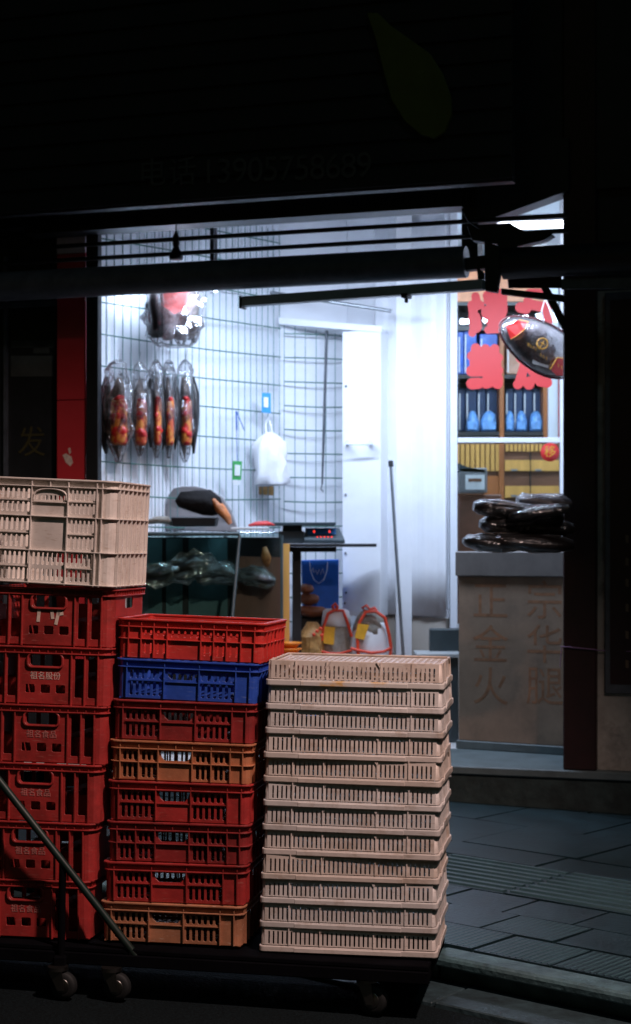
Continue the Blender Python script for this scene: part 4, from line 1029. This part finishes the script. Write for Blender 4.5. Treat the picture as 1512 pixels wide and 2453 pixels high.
b = MB(); b.prism([P(777, 1500, 10.435), P(803, 1503, 10.435), P(800, 1545, 10.435), P(775, 1541, 10.435)], (0, .003, 0)); b.build('card', M_yellow, gg)
wg = thing('white_gift_ham', 'rounded white wrapped gift ham with red ribbon cross and yellow card', 'gift ham', P(889, 1592, 10.45))
b = MB(); pts = [P(889, y, 10.48) for y in (1594, 1585, 1555, 1525, 1505, 1490)]; pr = [.88, 1, 1.02, .97, .86, .74]
b.loft(pts, [.134*v for v in pr], [.09*v for v in pr], (1, 0, 0), 26, .14, 14, 35); b.build('wrapping', M_whitecard, wg)
b = MB(); pts = [P(887, y, 10.48) for y in (1518, 1500, 1480, 1466, 1460)]; b.loft(pts, [.112, .104, .088, .06, .03], [.085, .08, .06, .045, .03], (1, 0, 0), 20, .12, 12, 36); b.build('cloth_cap', M_cloth, wg)
ribbon(wg, [(((840, 1553), (858, 1558), (890, 1564), (920, 1561), (938, 1552)), 10.375), (((859, 1590), (858, 1558), (855, 1520), (862, 1490), (876, 1466), (900, 1464), (922, 1480), (932, 1520), (937, 1552), (934, 1585)), 10.38), (((876, 1466), (868, 1456), (878, 1450), (886, 1460), (897, 1456), (903, 1464)), 10.40)], .0105)
b = MB(); b.prism([P(858, 1494, 10.365), P(885, 1497, 10.365), P(872, 1533, 10.365), P(850, 1528, 10.365)], (0, .003, 0)); b.build('card', M_yellow, wg)
yb = thing('stacked_bowls', 'orange yellow plastic bowls stacked behind the red crate', 'bowls', P(697, 1580, 10.0))
for i, y in enumerate((1552, 1566, 1580)):
    b = MB(); b.lathe([(.05, 0), (.07, .02), (.082, .026), (.084, .034), (.078, .034)], Matrix.Translation(P(690, y, 10.0)), 20); b.build('bowl', M_yellowbowl, yb)
b = MB(); b.box((P(690, 1600, 10.0).x, 10.0, (P(690, 1581, 10).z+FL)/2), (.22, .22, P(690, 1581, 10).z-FL-.002)); tag(b.build('stool', M_red2, None, .01), 'red plastic stool under the orange yellow bowls', 'stool')
# grey step unit
st = thing('grey_step_unit', 'dark grey stepped metal unit at the foot of the back window', 'cabinet', P(1050, 1720, 10.2))
b = MB(); b.box((P(1048, 1600, 10.15).x, 10.2, (P(1050, 1566, 10.1).z-.02+FL)/2), (.24, .30, P(1050, 1566, 10.1).z-.02-FL)); b.build('body', mat('slate_metal', (.05, .065, .07), .4), st, .004)
b = MB(); b.box((P(1049, 1600, 10.15).x, 10.2, P(1050, 1566, 10.1).z-.008), (.27, .33, .024)); b.build('top', mat('pale_slab', (.42, .44, .44), .4), st, .003)
b = MB(); b.box((P(1065, 1530, 10.35).x, 10.33, P(1050, 1536, 10.3).z), (.19, .1, .155)); b.build('back_box', mat('slate_box', (.035, .05, .055), .4), st, .008)

# ------------------------------------------------------------------ back window with stickers
wd = thing('back_window', 'white framed glass window with red stickers looking into the back room', 'window', P(1200, 1500, 10.5))
WY0, WY1 = 10.60, 10.36                       # distance at left and right posts
def WP(px, py, out=0): 
    t = (px-1070)/(1350-1070); return P(px, py, WY0+(WY1-WY0)*t-out)
def wbar(mb, x0, y0, x1, y1, th=.04, out=0): mb.prism([WP(x0, y0, out), WP(x1, y0, out), WP(x1, y1, out), WP(x0, y1, out)], (0, th, 0))
b = MB(); wbar(b, 1064, 480, 1077, 1460); wbar(b, 1078.5, 480, 1096, 1505, .05, .012); wbar(b, 1343, 480, 1351, 1505, .05, .012)
wbar(b, 1097, 1048, 1342.5, 1060, .03, .006); wbar(b, 1097, 1495, 1342.5, 1505, .04, .004); b.build('frame', M_alu, wd, .002)
b = MB(); b.prism([WP(1077.2, 480, .0), WP(1078.3, 480, .0), WP(1078.3, 1500), WP(1077.2, 1500)], (0, .03, 0)); b.build('seal', M_grey, wd)
for y0, y1 in ((480, 1047), (1061, 1494)):
    b = MB(); wbar(b, 1097, y0, 1342, y1, .005, -.02); b.build('pane', M_glass, wd)
b = MB(); wall(b, Vector((WP(1070, 1300).x, WY0+.03, 0)), Vector((WP(1352, 1300).x, WY1+.03, 0)), FL, WP(1200, 1506).z, .1); b.build('sill_wall', M_tile, wd)
b = MB(); wbar(b, 1058, 940, 1062, 985, .002, .012); wbar(b, 1056, 1190, 1061, 1312, .002, .012); wbar(b, 1060, 760, 1062.5, 800, .002, .012); b.build('tape', M_orange_strip, wd)
def c5(x, y): return (1048+x*.3069, 629+y*.3069)
def blob(caps):
    cc = [(c5(a, b_), c5(c, d_), r*.3069) for a, b_, c, d_, r in caps]
    def fn(x, y):
        best = -99
        for (ax, ay), (bx, by), r in cc:
            dx, dy = bx-ax, by-ay; l2 = dx*dx+dy*dy
            t = 0 if l2 == 0 else max(0, min(1, ((x-ax)*dx+(y-ay)*dy)/l2))
            best = max(best, r-math.hypot(x-ax-t*dx, y-ay-t*dy))
        return best
    xs = [v for c in cc for v in (c[0][0]-c[2], c[1][0]-c[2], c[0][0]+c[2], c[1][0]+c[2])]; ys = [v for c in cc for v in (c[0][1]-c[2], c[1][1]-c[2], c[0][1]+c[2], c[1][1]+c[2])]
    return field_poly(fn, min(xs)-3, max(xs)+3, min(ys)-3, max(ys)+3, 2.2)
blobs = [
 [(298, 265, 310, 330, 34), (272, 330, 285, 420, 36), (300, 340, 330, 330, 36), (290, 430, 300, 500, 48), (290, 500, 272, 550, 30), (385, 255, 395, 300, 32), (440, 290, 470, 300, 50), (400, 390, 480, 400, 58), (395, 360, 365, 370, 22), (430, 470, 490, 480, 45), (395, 525, 480, 520, 30), (400, 235, 520, 230, 26), (520, 260, 520, 380, 26)],
 [(650, 350, 690, 360, 42), (720, 240, 800, 240, 36), (740, 330, 850, 350, 40), (850, 400, 870, 460, 30), (700, 300, 760, 330, 30)],
 [(300, 668, 300, 700, 38), (375, 672, 375, 700, 36), (448, 672, 448, 700, 36), (270, 728, 475, 742, 38), (268, 845, 470, 842, 44), (300, 780, 450, 790, 50), (270, 945, 320, 942, 44), (380, 935, 400, 930, 48), (470, 905, 470, 945, 42)],
 [(640, 720, 650, 745, 38), (690, 770, 640, 935, 38), (640, 935, 630, 950, 38), (760, 840, 800, 840, 56), (720, 930, 715, 950, 42), (770, 870, 855, 935, 42), (800, 930, 860, 940, 36)]]
for k, (cp, lb) in enumerate(zip(blobs, ('fire like', 'wide', 'square', 'legged'))):
    vs, fcs = blob(cp); b = MB(); b.add([WP(x, y, .002) for x, y in vs], fcs); b.build('red_sticker', M_sticker, wd, fix=False)
rs = MB(); c0 = c5(880, 1480); ctr = WP(c0[0], c0[1], .022)
rs.lathe([(.058, 0), (.058, .002)], frame(ctr, (1, -.2, 0), (0, 0, 1)), 28); rso = rs.build('round_sticker', M_sticker, wd)
b = MB(); b.mesh(text_me('移', .075, .0006), frame(ctr+Vector((-.0008, -.004, 0)), (1, -.2, 0), (0, 0, 1))); b.build('lettering', M_gold, rso)

# back room shelving
sh = thing('shelf_unit', 'orange wood shelf unit full of blue gift boxes behind the window', 'shelf', P(1210, 1300, 12.6))
SY = 12.55
for x0, x1 in ((1080, 1090), (1197, 1208), (1302, 1314)):
    b = MB(); b.prism([P(x0, 640, SY), P(x1, 640, SY), P(x1, 1060, SY), P(x0, 1060, SY)], (0, .36, 0)); b.build('upright', M_wood, sh, .003)
b = MB(); b.prism([P(1085, 640, SY+.36), P(1314, 640, SY+.36), P(1314, 1060, SY+.36), P(1085, 1060, SY+.36)], (0, .02, 0)); b.build('back_panel', mat('shelf_back', (.035, .03, .028), .5), sh)
M_dshelf = mat('dark_shelf', (.03, .028, .03), .4)
for y in (722, 782, 897, 1034):
    for x0, x1 in ((1090, 1196.6), (1208.4, 1301.6)):
        b = MB(); b.prism([P(x0, y, SY+.01), P(x1, y, SY+.01), P(x1, y+9, SY+.01), P(x0, y+9, SY+.01)], (0, .34, 0)); b.build('shelf', M_dshelf, sh)
b = MB(); b.prism([P(1088, 650, SY-.01), P(1312, 650, SY-.01), P(1312, 722, SY-.01), P(1088, 722, SY-.01)], (0, .02, 0)); b.build('header', mat('orange_header', (.70, .25, .10), .4, var=.3, scale=5), sh)
gi = 0
def gbox(x0, y0, x1, y1, Y, m, lb, bag=False):
    r = thing('gift_bag' if bag else 'gift_box', lb, 'bag' if bag else 'box', P((x0+x1)/2, y1, Y), group='blue gift packs on the shelf unit')
    b = MB()
    if bag:
        ys = (y1, y1-3, (y0+y1)/2, y0+8, y0); pr = [.9, 1, 1, .7, .3]; k = Y/F
        b.loft([P((x0+x1)/2, y, Y+.06) for y in ys], [(x1-x0)/2*k*v for v in pr], [.06*v for v in pr], (1, 0, 0), 14, .25, 20, x0); b.build('sack', m, r)
        b = MB(); b.prism([P(x0+4, (y0+y1)/2, Y-.012), P(x1-4, (y0+y1)/2, Y-.012), P(x1-5, y1-6, Y-.014), P(x0+5, y1-6, Y-.014)], (0, .004, 0)); b.build('label', M_bagblue, r)
    else:
        b.prism([P(x0, y0, Y), P(x1, y0, Y), P(x1, y1, Y), P(x0, y1, Y)], (0, .16, 0)); b.build('carton', m, r, .004)
        b = MB(); b.prism([P(x0+2, y0+(y1-y0)*.12, Y-.002), P(x0+5, y0+(y1-y0)*.12, Y-.002), P(x0+5, y1-4, Y-.002), P(x0+2, y1-4, Y-.002)], (0, .001, 0)); b.build('stripe', M_whitecard, r)
    return r
gbox(1097, 795, 1111, 896, SY+.03, M_boxblue, 'narrow blue gift box at the frame end of the upper shelf')
gbox(1112, 788, 1142, 896, SY+.05, M_boxblue, 'tall bright blue gift box on the upper shelf behind the red stickers')
gbox(1150, 800, 1192, 896, SY+.05, M_boxblue, 'wide blue gift box on the upper shelf beside the middle upright')
gbox(1214, 800, 1250, 896, SY+.05, mat('tan_box', (.42, .22, .14), .5, var=.3), 'tan box on the upper shelf behind the wrapped ham')
gbox(1256, 840, 1296, 896, SY+.05, M_boxnavy, 'dark low box on the upper shelf next to the tan box')
names = ['at the window frame end', 'second from the frame', 'third from the frame', 'fourth, at the upright', 'right after the middle upright', 'sixth along the shelf', 'seventh along the shelf', 'last along the shelf']
for i, (x0, x1) in enumerate(((1098, 1114), (1116, 1142), (1144, 1164), (1166, 1192), (1211, 1230), (1231, 1252), (1254, 1276), (1277, 1299))):
    gbox(x0, 930, x1, 1033, SY+.17, M_boxnavy, 'tall navy gift box on lower shelf, %s' % names[i])
nb_ = ['fattest, by the frame', 'right of the first, before the upright', 'narrowest, after the upright', 'centre of the right bay', 'at the end of the right bay']
for i, (x0, x1) in enumerate(((1116, 1148), (1152, 1192), (1210, 1232), (1235, 1264), (1268, 1300))):
    gbox(x0, 985, x1, 1034, SY+.02, M_bagblue, 'pale blue bag before the navy boxes, %s' % nb_[i], True)
# lower cabinet
lc = thing('wood_cabinet', 'brown and yellow wooden cabinet with slatted doors below the shelf unit', 'cabinet', P(1210, 1400, 12.4))
CY2 = 12.35
b = MB(); b.prism([P(1085, 1062, CY2+.03), P(1350, 1062, CY2+.03), P(1350, 1660, CY2+.03), P(1085, 1660, CY2+.03)], (0, .4, 0)); b.build('carcass', M_brown, lc)
b = MB()
x = 1092
while x < 1194: b.prism([P(x, 1064, CY2), P(x+9, 1064, CY2), P(x+9, 1128, CY2), P(x, 1128, CY2)], (0, .028, 0)); x += 12
x = 1212
while x < 1312: b.prism([P(x, 1064, CY2), P(x+7, 1064, CY2), P(x+7, 1081, CY2), P(x, 1081, CY2)], (0, .028, 0)); x += 10
b.build('slatted_door', M_yellowwood, lc)
b = MB(); b.prism([P(1196, 1062, CY2-.01), P(1208, 1062, CY2-.01), P(1208, 1300, CY2-.01), P(1196, 1300, CY2-.01)], (0, .038, 0)); b.prism([P(1160, 1140, CY2-.005), P(1195, 1140, CY2-.005), P(1195, 1300, CY2-.005), P(1160, 1300, CY2-.005)], (0, .03, 0)); b.build('divider', M_wood, lc)
b = MB()
for y0, y1 in ((1102, 1128), (1164, 1192)): b.prism([P(1210, y0, CY2), P(1344, y0, CY2), P(1344, y1, CY2), P(1210, y1, CY2)], (0, .028, 0))
b.build('drawer', M_yellowwood, lc)
b = MB()
for x, y in ((1232, 1126), (1232, 1188), (1290, 1126)): b.box(P(x, y, CY2-.008), (.045, .012, .014))
b.build('handle', M_steel, lc)
b = MB(); b.prism([P(1270, 1085, CY2-.004), P(1272, 1085, CY2-.004), P(1272, 1250, CY2-.004), P(1270, 1250, CY2-.004)], (0, .03, 0)); b.build('seam', M_dark, lc)
b = MB(); b.prism([P(1314, 640, 12.5), P(1337, 640, 12.5), P(1337, 1150, 12.5), P(1314, 1150, 12.5)], (0, .05, 0)); tag(b.build('white_post', M_alu), 'white post between the shelf unit and the red banner', 'post')
b = MB(); b.prism([P(1338, 880, 12.4), P(1356, 880, 12.4), P(1356, 1165, 12.4), P(1338, 1165, 12.4)], (0, .01, 0)); bn_ = b.build('red_banner', M_redlabel); tag(bn_, 'narrow dark red hanging banner at the edge of the back room', 'banner')
b = MB(); b.box(P(1150, 1260, 11.6)+Vector((-.03, .1, -.16)), (.34, .4, .75)); tag(b.build('brown_desk', mat('desk_brown', (.16, .06, .035), .45, var=.3, scale=5), None, .005), 'plain brown desk just behind the window glass', 'desk')
pr_ = thing('cash_printer', 'grey and white desktop machine on the brown desk behind the glass', 'machine', P(1130, 1185, 11.5))
b = MB(); b.box(P(1131, 1152, 11.5), (.19, .2, .17)); b.build('body', M_grey, pr_, .006)
b = MB(); b.box(P(1138, 1155, 11.39), (.13, .01, .10)); b.build('front_panel', M_whitecard, pr_)
b = MB(); b.box(P(1138, 1150, 11.383), (.09, .006, .022)); b.build('slot', M_brown, pr_)
b = MB(); b.prism([P(1090, 1128, 11.4), P(1165, 1132, 11.4), P(1160, 1126, 11.4), P(1118, 1118, 11.4), P(1090, 1106, 11.4)], (0, .25, 0)); b.build('lid', M_scale, pr_)

# ------------------------------------------------------------------ serving counter at the right with hams
ct = thing('serving_counter', 'brown serving counter with faded large letters and stone top', 'counter', P(1220, 1790, 7.9))
CA, CB = P(1099, 1500, 9.75), P(1420, 1500, 9.35)
ce = (CB-CA); ce.z = 0; CLn = ce.length; ce.normalize(); cn = Vector((ce.y, -ce.x, 0))
CT = P(1220, 1321, 9.6).z; CS = P(1220, 1381, 9.6).z
def cbox(mb, a0, a1, z0, z1, out, th):
    c = Vector((CA.x, CA.y, 0))+ce*((a0+a1)/2)+cn*(out-th/2); c.z = (z0+z1)/2
    M = Matrix((ce, -cn, Vector((0, 0, 1)))).transposed().to_4x4(); M.translation = c; mb.box((0, 0, 0), (a1-a0, th, z1-z0), M); return mb
b = MB(); cbox(b, -.015, CLn, CS, CT, .02, .5); b.build('top', M_countertop, ct, .006)
b = MB(); cbox(b, 0, CLn, FL+.05, CS-.001, 0, .45); b.build('front_panel', M_counter, ct, .003)
b = MB(); cbox(b, -.012, CLn, FL+.001, FL+.049, .015, .48); b.build('skirting', M_plinthtop, ct, .004)
b = MB()
def cpt(px, z, out):                            # counter face point under a sight column
    u = (px-CX)/F; o = Vector((CA.x, CA.y, 0))+cn*out
    t = (u*o.y-o.x)/(ce.x-u*ce.y); p = o+ce*t; p.z = z; return p
for chs, px in (('正金火', 1175), ('宗华腿', 1305)):
    for k, chx in enumerate(chs):
        p = cpt(px, 0, .0003); p.z = EYE-((1445, 1550, 1650)[k]-HY)/F*p.y
        b.mesh(text_me(chx, .235, .0003), frame(p, ce, (0, 0, 1)))
b.build('lettering', M_countertext, ct)
hl = [(1110, 1260, 1295, 8.35, 'lowest ham of the counter pile, its pale tip sticking out'), (1150, 1340, 1250, 8.4, 'second ham in the counter pile, dark and short'), (1135, 1345, 1222, 8.35, 'top dark glossy ham of the pile on the serving counter'),
      (1215, 1360, 1240, 8.28, 'ham lying across the near side of the counter pile'), (1230, 1370, 1268, 8.42, 'ham with bright film glints low in the counter pile'), (1180, 1370, 1302, 8.3, 'flat dark ham under the others on the counter stone'), (1240, 1365, 1200, 8.55, 'pale wrapped ham at the back of the counter pile')]
for i, (x0, x1, y, Y, lb) in enumerate(hl):
    root = thing('counter_ham', lb, 'ham', P((x0+x1)/2, y+18, Y+1.22), group='wrapped hams piled on the serving counter')
    pts = [P(x0+(x1-x0)*t, y+(6 if i != 2 else -10)*math.sin(2.2*t+i)+(14*t if i == 2 else -16*t if i == 3 else 0), Y+.03*t) for t in (0, .08, .28, .55, .82, 1)]; pr = [.35, .75, 1.0, 1.05, .95, .5]
    Y += 1.22; rr = 1.1*(.036, .045, .043, .028, .04, .035, .035)[i]
    b = MB(); b.loft(pts, [rr*v for v in pr], [.10*v for v in pr], (0, 0, 1), 20, .45, 16, i+100); b.build('ham', M_hamdark if i != 6 else M_hamgrey, root)
    b = MB(); b.loft(pts, [rr*v*1.06+.003 for v in pr], [.106*v for v in pr], (0, 0, 1), 26, .5, 18, i+120, sm=False); b.build('plastic_wrap', M_filmdark, root)
# the hanging oval ham pack
hp = thing('hanging_ham_pack', 'large oval vacuum packed ham with red labels hung by the column', 'ham', P(1285, 880, 9.45))
Yh = 9.45; ang = R(31); cpx, cpy = 1292, 828
def hpt(a, b_, dy=0):                           # along / across the oval in picture units at its own distance
    return P(cpx+a*math.cos(ang)-b_*math.sin(ang), cpy+a*math.sin(ang)+b_*math.cos(ang), Yh+dy)
def hout(t, s):
    a = 108*math.cos(t); bb = 58*math.sin(t)*(1.0+.16*math.cos(t)); return a*s, bb*s
def dome(mb, s, h, base=0, n=36):
    vs = []; fcs = []; rings = [(1.0, 0), (.95, .35), (.8, .65), (.55, .88), (.25, .98), (.02, 1.0)]
    for q_, hh in rings:
        for k in range(n): a, bb = hout(2*math.pi*k/n, s*q_); vs.append(hpt(a, bb, base-h*hh))
    for k in range(n): a, bb = hout(2*math.pi*k/n, s*.5); vs.append(hpt(a, bb, base+h*.6))
    R_ = len(rings)
    for r_ in range(R_-1):
        for k in range(n): fcs.append((r_*n+k, r_*n+(k+1) % n, (r_+1)*n+(k+1) % n, (r_+1)*n+k))
    for k in range(n): fcs.append((k, R_*n+k, R_*n+(k+1) % n, (k+1) % n))
    fcs.append(tuple((R_-1)*n+k for k in range(n))); fcs.append(tuple(R_*n+k for k in range(n)))
    mb.add(vs, fcs, smooth=True)
b = MB(); dome(b, .90, .055); b.build('ham', M_hamgrey, hp)
b = MB(); dome(b, .97, .075); b.build('plastic_wrap', film('pack_wrap', clear=.82, rough=.06, bscale=9), hp)
b = MB(); ring_ = [hpt(*hout(2*math.pi*k/40, 1.0)) for k in range(41)]; b.tube(ring_, .006, 6, caps=False); b.build('sealed_edge', mat('seal_red', (.08, .012, .014), .4), hp)
def patch(mb, pts, lift): mb.prism([hpt(a, bb, -lift*(1-.55*((a/108)**2+(bb/58)**2))) for a, bb in pts], (0, .001, 0))
b = MB(); patch(b, [(52, 2), (78, -10), (105, 0), (100, 24), (72, 40), (56, 36)], .118); b.build('label', M_redlabel, hp)
b = MB(); patch(b, [(-92, 2), (-74, -28), (-52, -36), (-50, -14), (-58, 8), (-66, 22)], .118); lb_ = b.build('label', M_redlabel, hp)
b = MB()
def gline(pts, w=.0032):
    b.tube([hpt(a, bb, -.112*(1-.55*((a/108)**2+(bb/58)**2))-.012) for a, bb in pts], w, 5)
gline([(-74, -28), (-52, -36), (-50, -14), (-58, 8), (-66, 22)]); gline([(52, 36), (52, 2), (78, -10), (104, 0)])
gline([(4+13*math.cos(t*.5), -8+13*math.sin(t*.5)) for t in range(14)], .004); gline([(-2, -8), (10, -8)]); gline([(4, -16), (4, 2)])
for k in range(4): gline([(-26+7*k, 8), (-22+7*k, 14)], .003)
for k in range(3): gline([(12+8*k, 14), (17+8*k, 20)], .003)
for k in range(4): gline([(62+9*k, 14), (66+9*k, 20)], .003)
b.build('gold_print', M_gold, hp)
b = MB(); b.prism([hpt(a, bb, -.062) for a, bb in ((0, 22), (36, 10), (46, 34), (8, 46))], (0, .001, 0)); b.build('text_label', mat('grey_label', (.30, .28, .27), .5, var=.3, scale=60), hp)
b = MB(); b.tube([hpt(-20, -54, 0), P(1298, 744, 9.4), P(1306, 716, 9.4), P(1318, 742, 9.4), P(1330, 770, 9.4)], .004, 6); b.build('hanging_loop', M_whitecard, hp)

# string round the column, board on the right wall
b = MB(); b.tube([FPt(1343, 1549, .012), FPt(1350, 1549, .012), FPt(1425, 1556, .012), FPt(1434, 1558, -.04), FPt(1560, 1562, -.03)], .0032, 6)
b.tube([FPt(1346, 1549, .016), FPt(1344, 1570, .016), FPt(1342, 1598, .014)], .0022, 5)
tag(b.build('purple_string', M_purple), 'thin purple string tied round the dark column', 'string')
ns = thing('notice_board', 'dark framed board with dark red panel on the stained wall at the edge', 'notice board', FPt(1520, 1660, -.05))
b = MB(); z0, z1 = fz(1480, 1662, -.04), fz(1480, 700, -.04); fbox(b, 1449, 1700, z0, z1, -.035, .024); b.build('frame', M_dark2, ns, .004)
b = MB(); fbox(b, 1462, 1680, z0+.05, z1-.04, -.032, .01); b.build('panel', M_colred, ns)
M_tan = mat('tan_marks', (.16, .10, .06), .6)
for y in (1290, 1345, 1395, 1455, 1520, 1590):
    b = MB(); z_ = fz(1503, y, -.03); a_ = FO+FE*fs(1499, -.03)+FN*-.0305
    b.prism([Vector((a_.x, a_.y, z_-.02)), Vector((a_.x, a_.y, z_+.02))]+[Vector((a_.x, a_.y, 0))+FE*.016+Vector((0, 0, z_+q_)) for q_ in (.016, -.024)], FN*.002); b.build('small_mark', M_tan, ns)

# ------------------------------------------------------------------ lamps
def area(name, loc, rot, sx_, sy_, power, colr=(.62, .755, 1)):
    l = bpy.data.lights.new(name, 'AREA'); l.shape = 'RECTANGLE'; l.size = sx_; l.size_y = sy_; l.energy = power; l.color = colr
    o = bpy.data.objects.new(name, l); col.objects.link(o); o.location = loc; o.rotation_euler = rot; return o
area('shop_tube_and_fill_light', (-.62, 9.78, 3.07), (R(31), 0, R(-18)), 1.0, .10, 31)
area('shop_tube_and_fill_light', (.30, 9.50, 3.07), (R(10), 0, R(-10)), .9, .10, 42)  # unseen extra tube added to brighten and even out the interior
area('shop_tube_and_fill_light', (1.05, 9.27, 3.07), (R(29), 0, R(-18)), .6, .10, 14)
area('back_room_tube_light', (1.45, 11.2, 3.5), (R(30), 0, 0), .9, .12, 36)
tbx = thing('ceiling_tube', 'lit white tube lamp on the ceiling near the column', 'lamp', P(1250, 540, 10.2))
b = MB(); b.tube([P(1140, 545, 10.2), P(1420, 537, 9.9)], .016, 10); b.build('tube', M_lamp, tbx)
b = MB(); a0, a1 = P(1138, 535, 10.2), P(1422, 527, 9.9); b.prism([a0+Vector((0, -.03, 0)), a1+Vector((0, -.03, 0)), a1+Vector((0, .03, 0)), a0+Vector((0, .03, 0))], (0, 0, .04)); b.build('batten', M_ceil, tbx)

# street lamp out of frame, above right behind the viewer's shoulder
sp = bpy.data.lights.new('street_lamp_light', 'SPOT'); sp.energy = 1060; sp.color = (1, .725, .665); sp.spot_size = R(66); sp.spot_blend = .6; sp.shadow_soft_size = .12
so = bpy.data.objects.new('street_lamp_light', sp); col.objects.link(so)
so.location = (1.7, 3.0, 4.9); tgt = Vector((-.85, 6.0, .95)); so.rotation_euler = (tgt-so.location).to_track_quat('-Z', 'Y').to_euler()

# ------------------------------------------------------------------ night sky
w = bpy.data.worlds.new('World'); sc.world = w; w.use_nodes = True; nt = w.node_tree
bgn = nt.nodes['Background']; sky = nt.nodes.new('ShaderNodeTexSky'); sky.sky_type = 'NISHITA'; sky.sun_disc = False
sky.sun_elevation = R(4); sky.sun_rotation = R(200)
mx = nt.nodes.new('ShaderNodeMix'); mx.data_type = 'RGBA'; mx.blend_type = 'MULTIPLY'; mx.inputs[0].default_value = 1; mx.inputs[7].default_value = (.5, .95, 1, 1)
nt.links.new(sky.outputs[0], mx.inputs[6]); nt.links.new(mx.outputs[2], bgn.inputs[0]); bgn.inputs[1].default_value = .003
sl_ = bpy.data.lights.new('moon', 'SUN'); sl_.energy = .05; sl_.angle = R(3); sl_.color = (.6, .9, 1)
so2 = bpy.data.objects.new('moon', sl_); col.objects.link(so2); so2.rotation_euler = (R(50), 0, R(20))

# ------------------------------------------------------------------ camera
cam = bpy.data.cameras.new('camera'); co = bpy.data.objects.new('camera', cam); col.objects.link(co); sc.camera = co
co.location = (0, 0, EYE); co.rotation_euler = (R(90), 0, 0)
cam.sensor_fit = 'HORIZONTAL'; cam.sensor_width = 24; cam.lens = F/1512*24
cam.shift_y = (HY-2453/2)/1512; cam.clip_end = 300
cam.dof.use_dof = True; cam.dof.focus_distance = 5.35; cam.dof.aperture_fstop = 5.0
sc.view_settings.view_transform = 'Standard'; sc.view_settings.look = 'None'; sc.view_settings.exposure = 0; sc.view_settings.gamma = 1
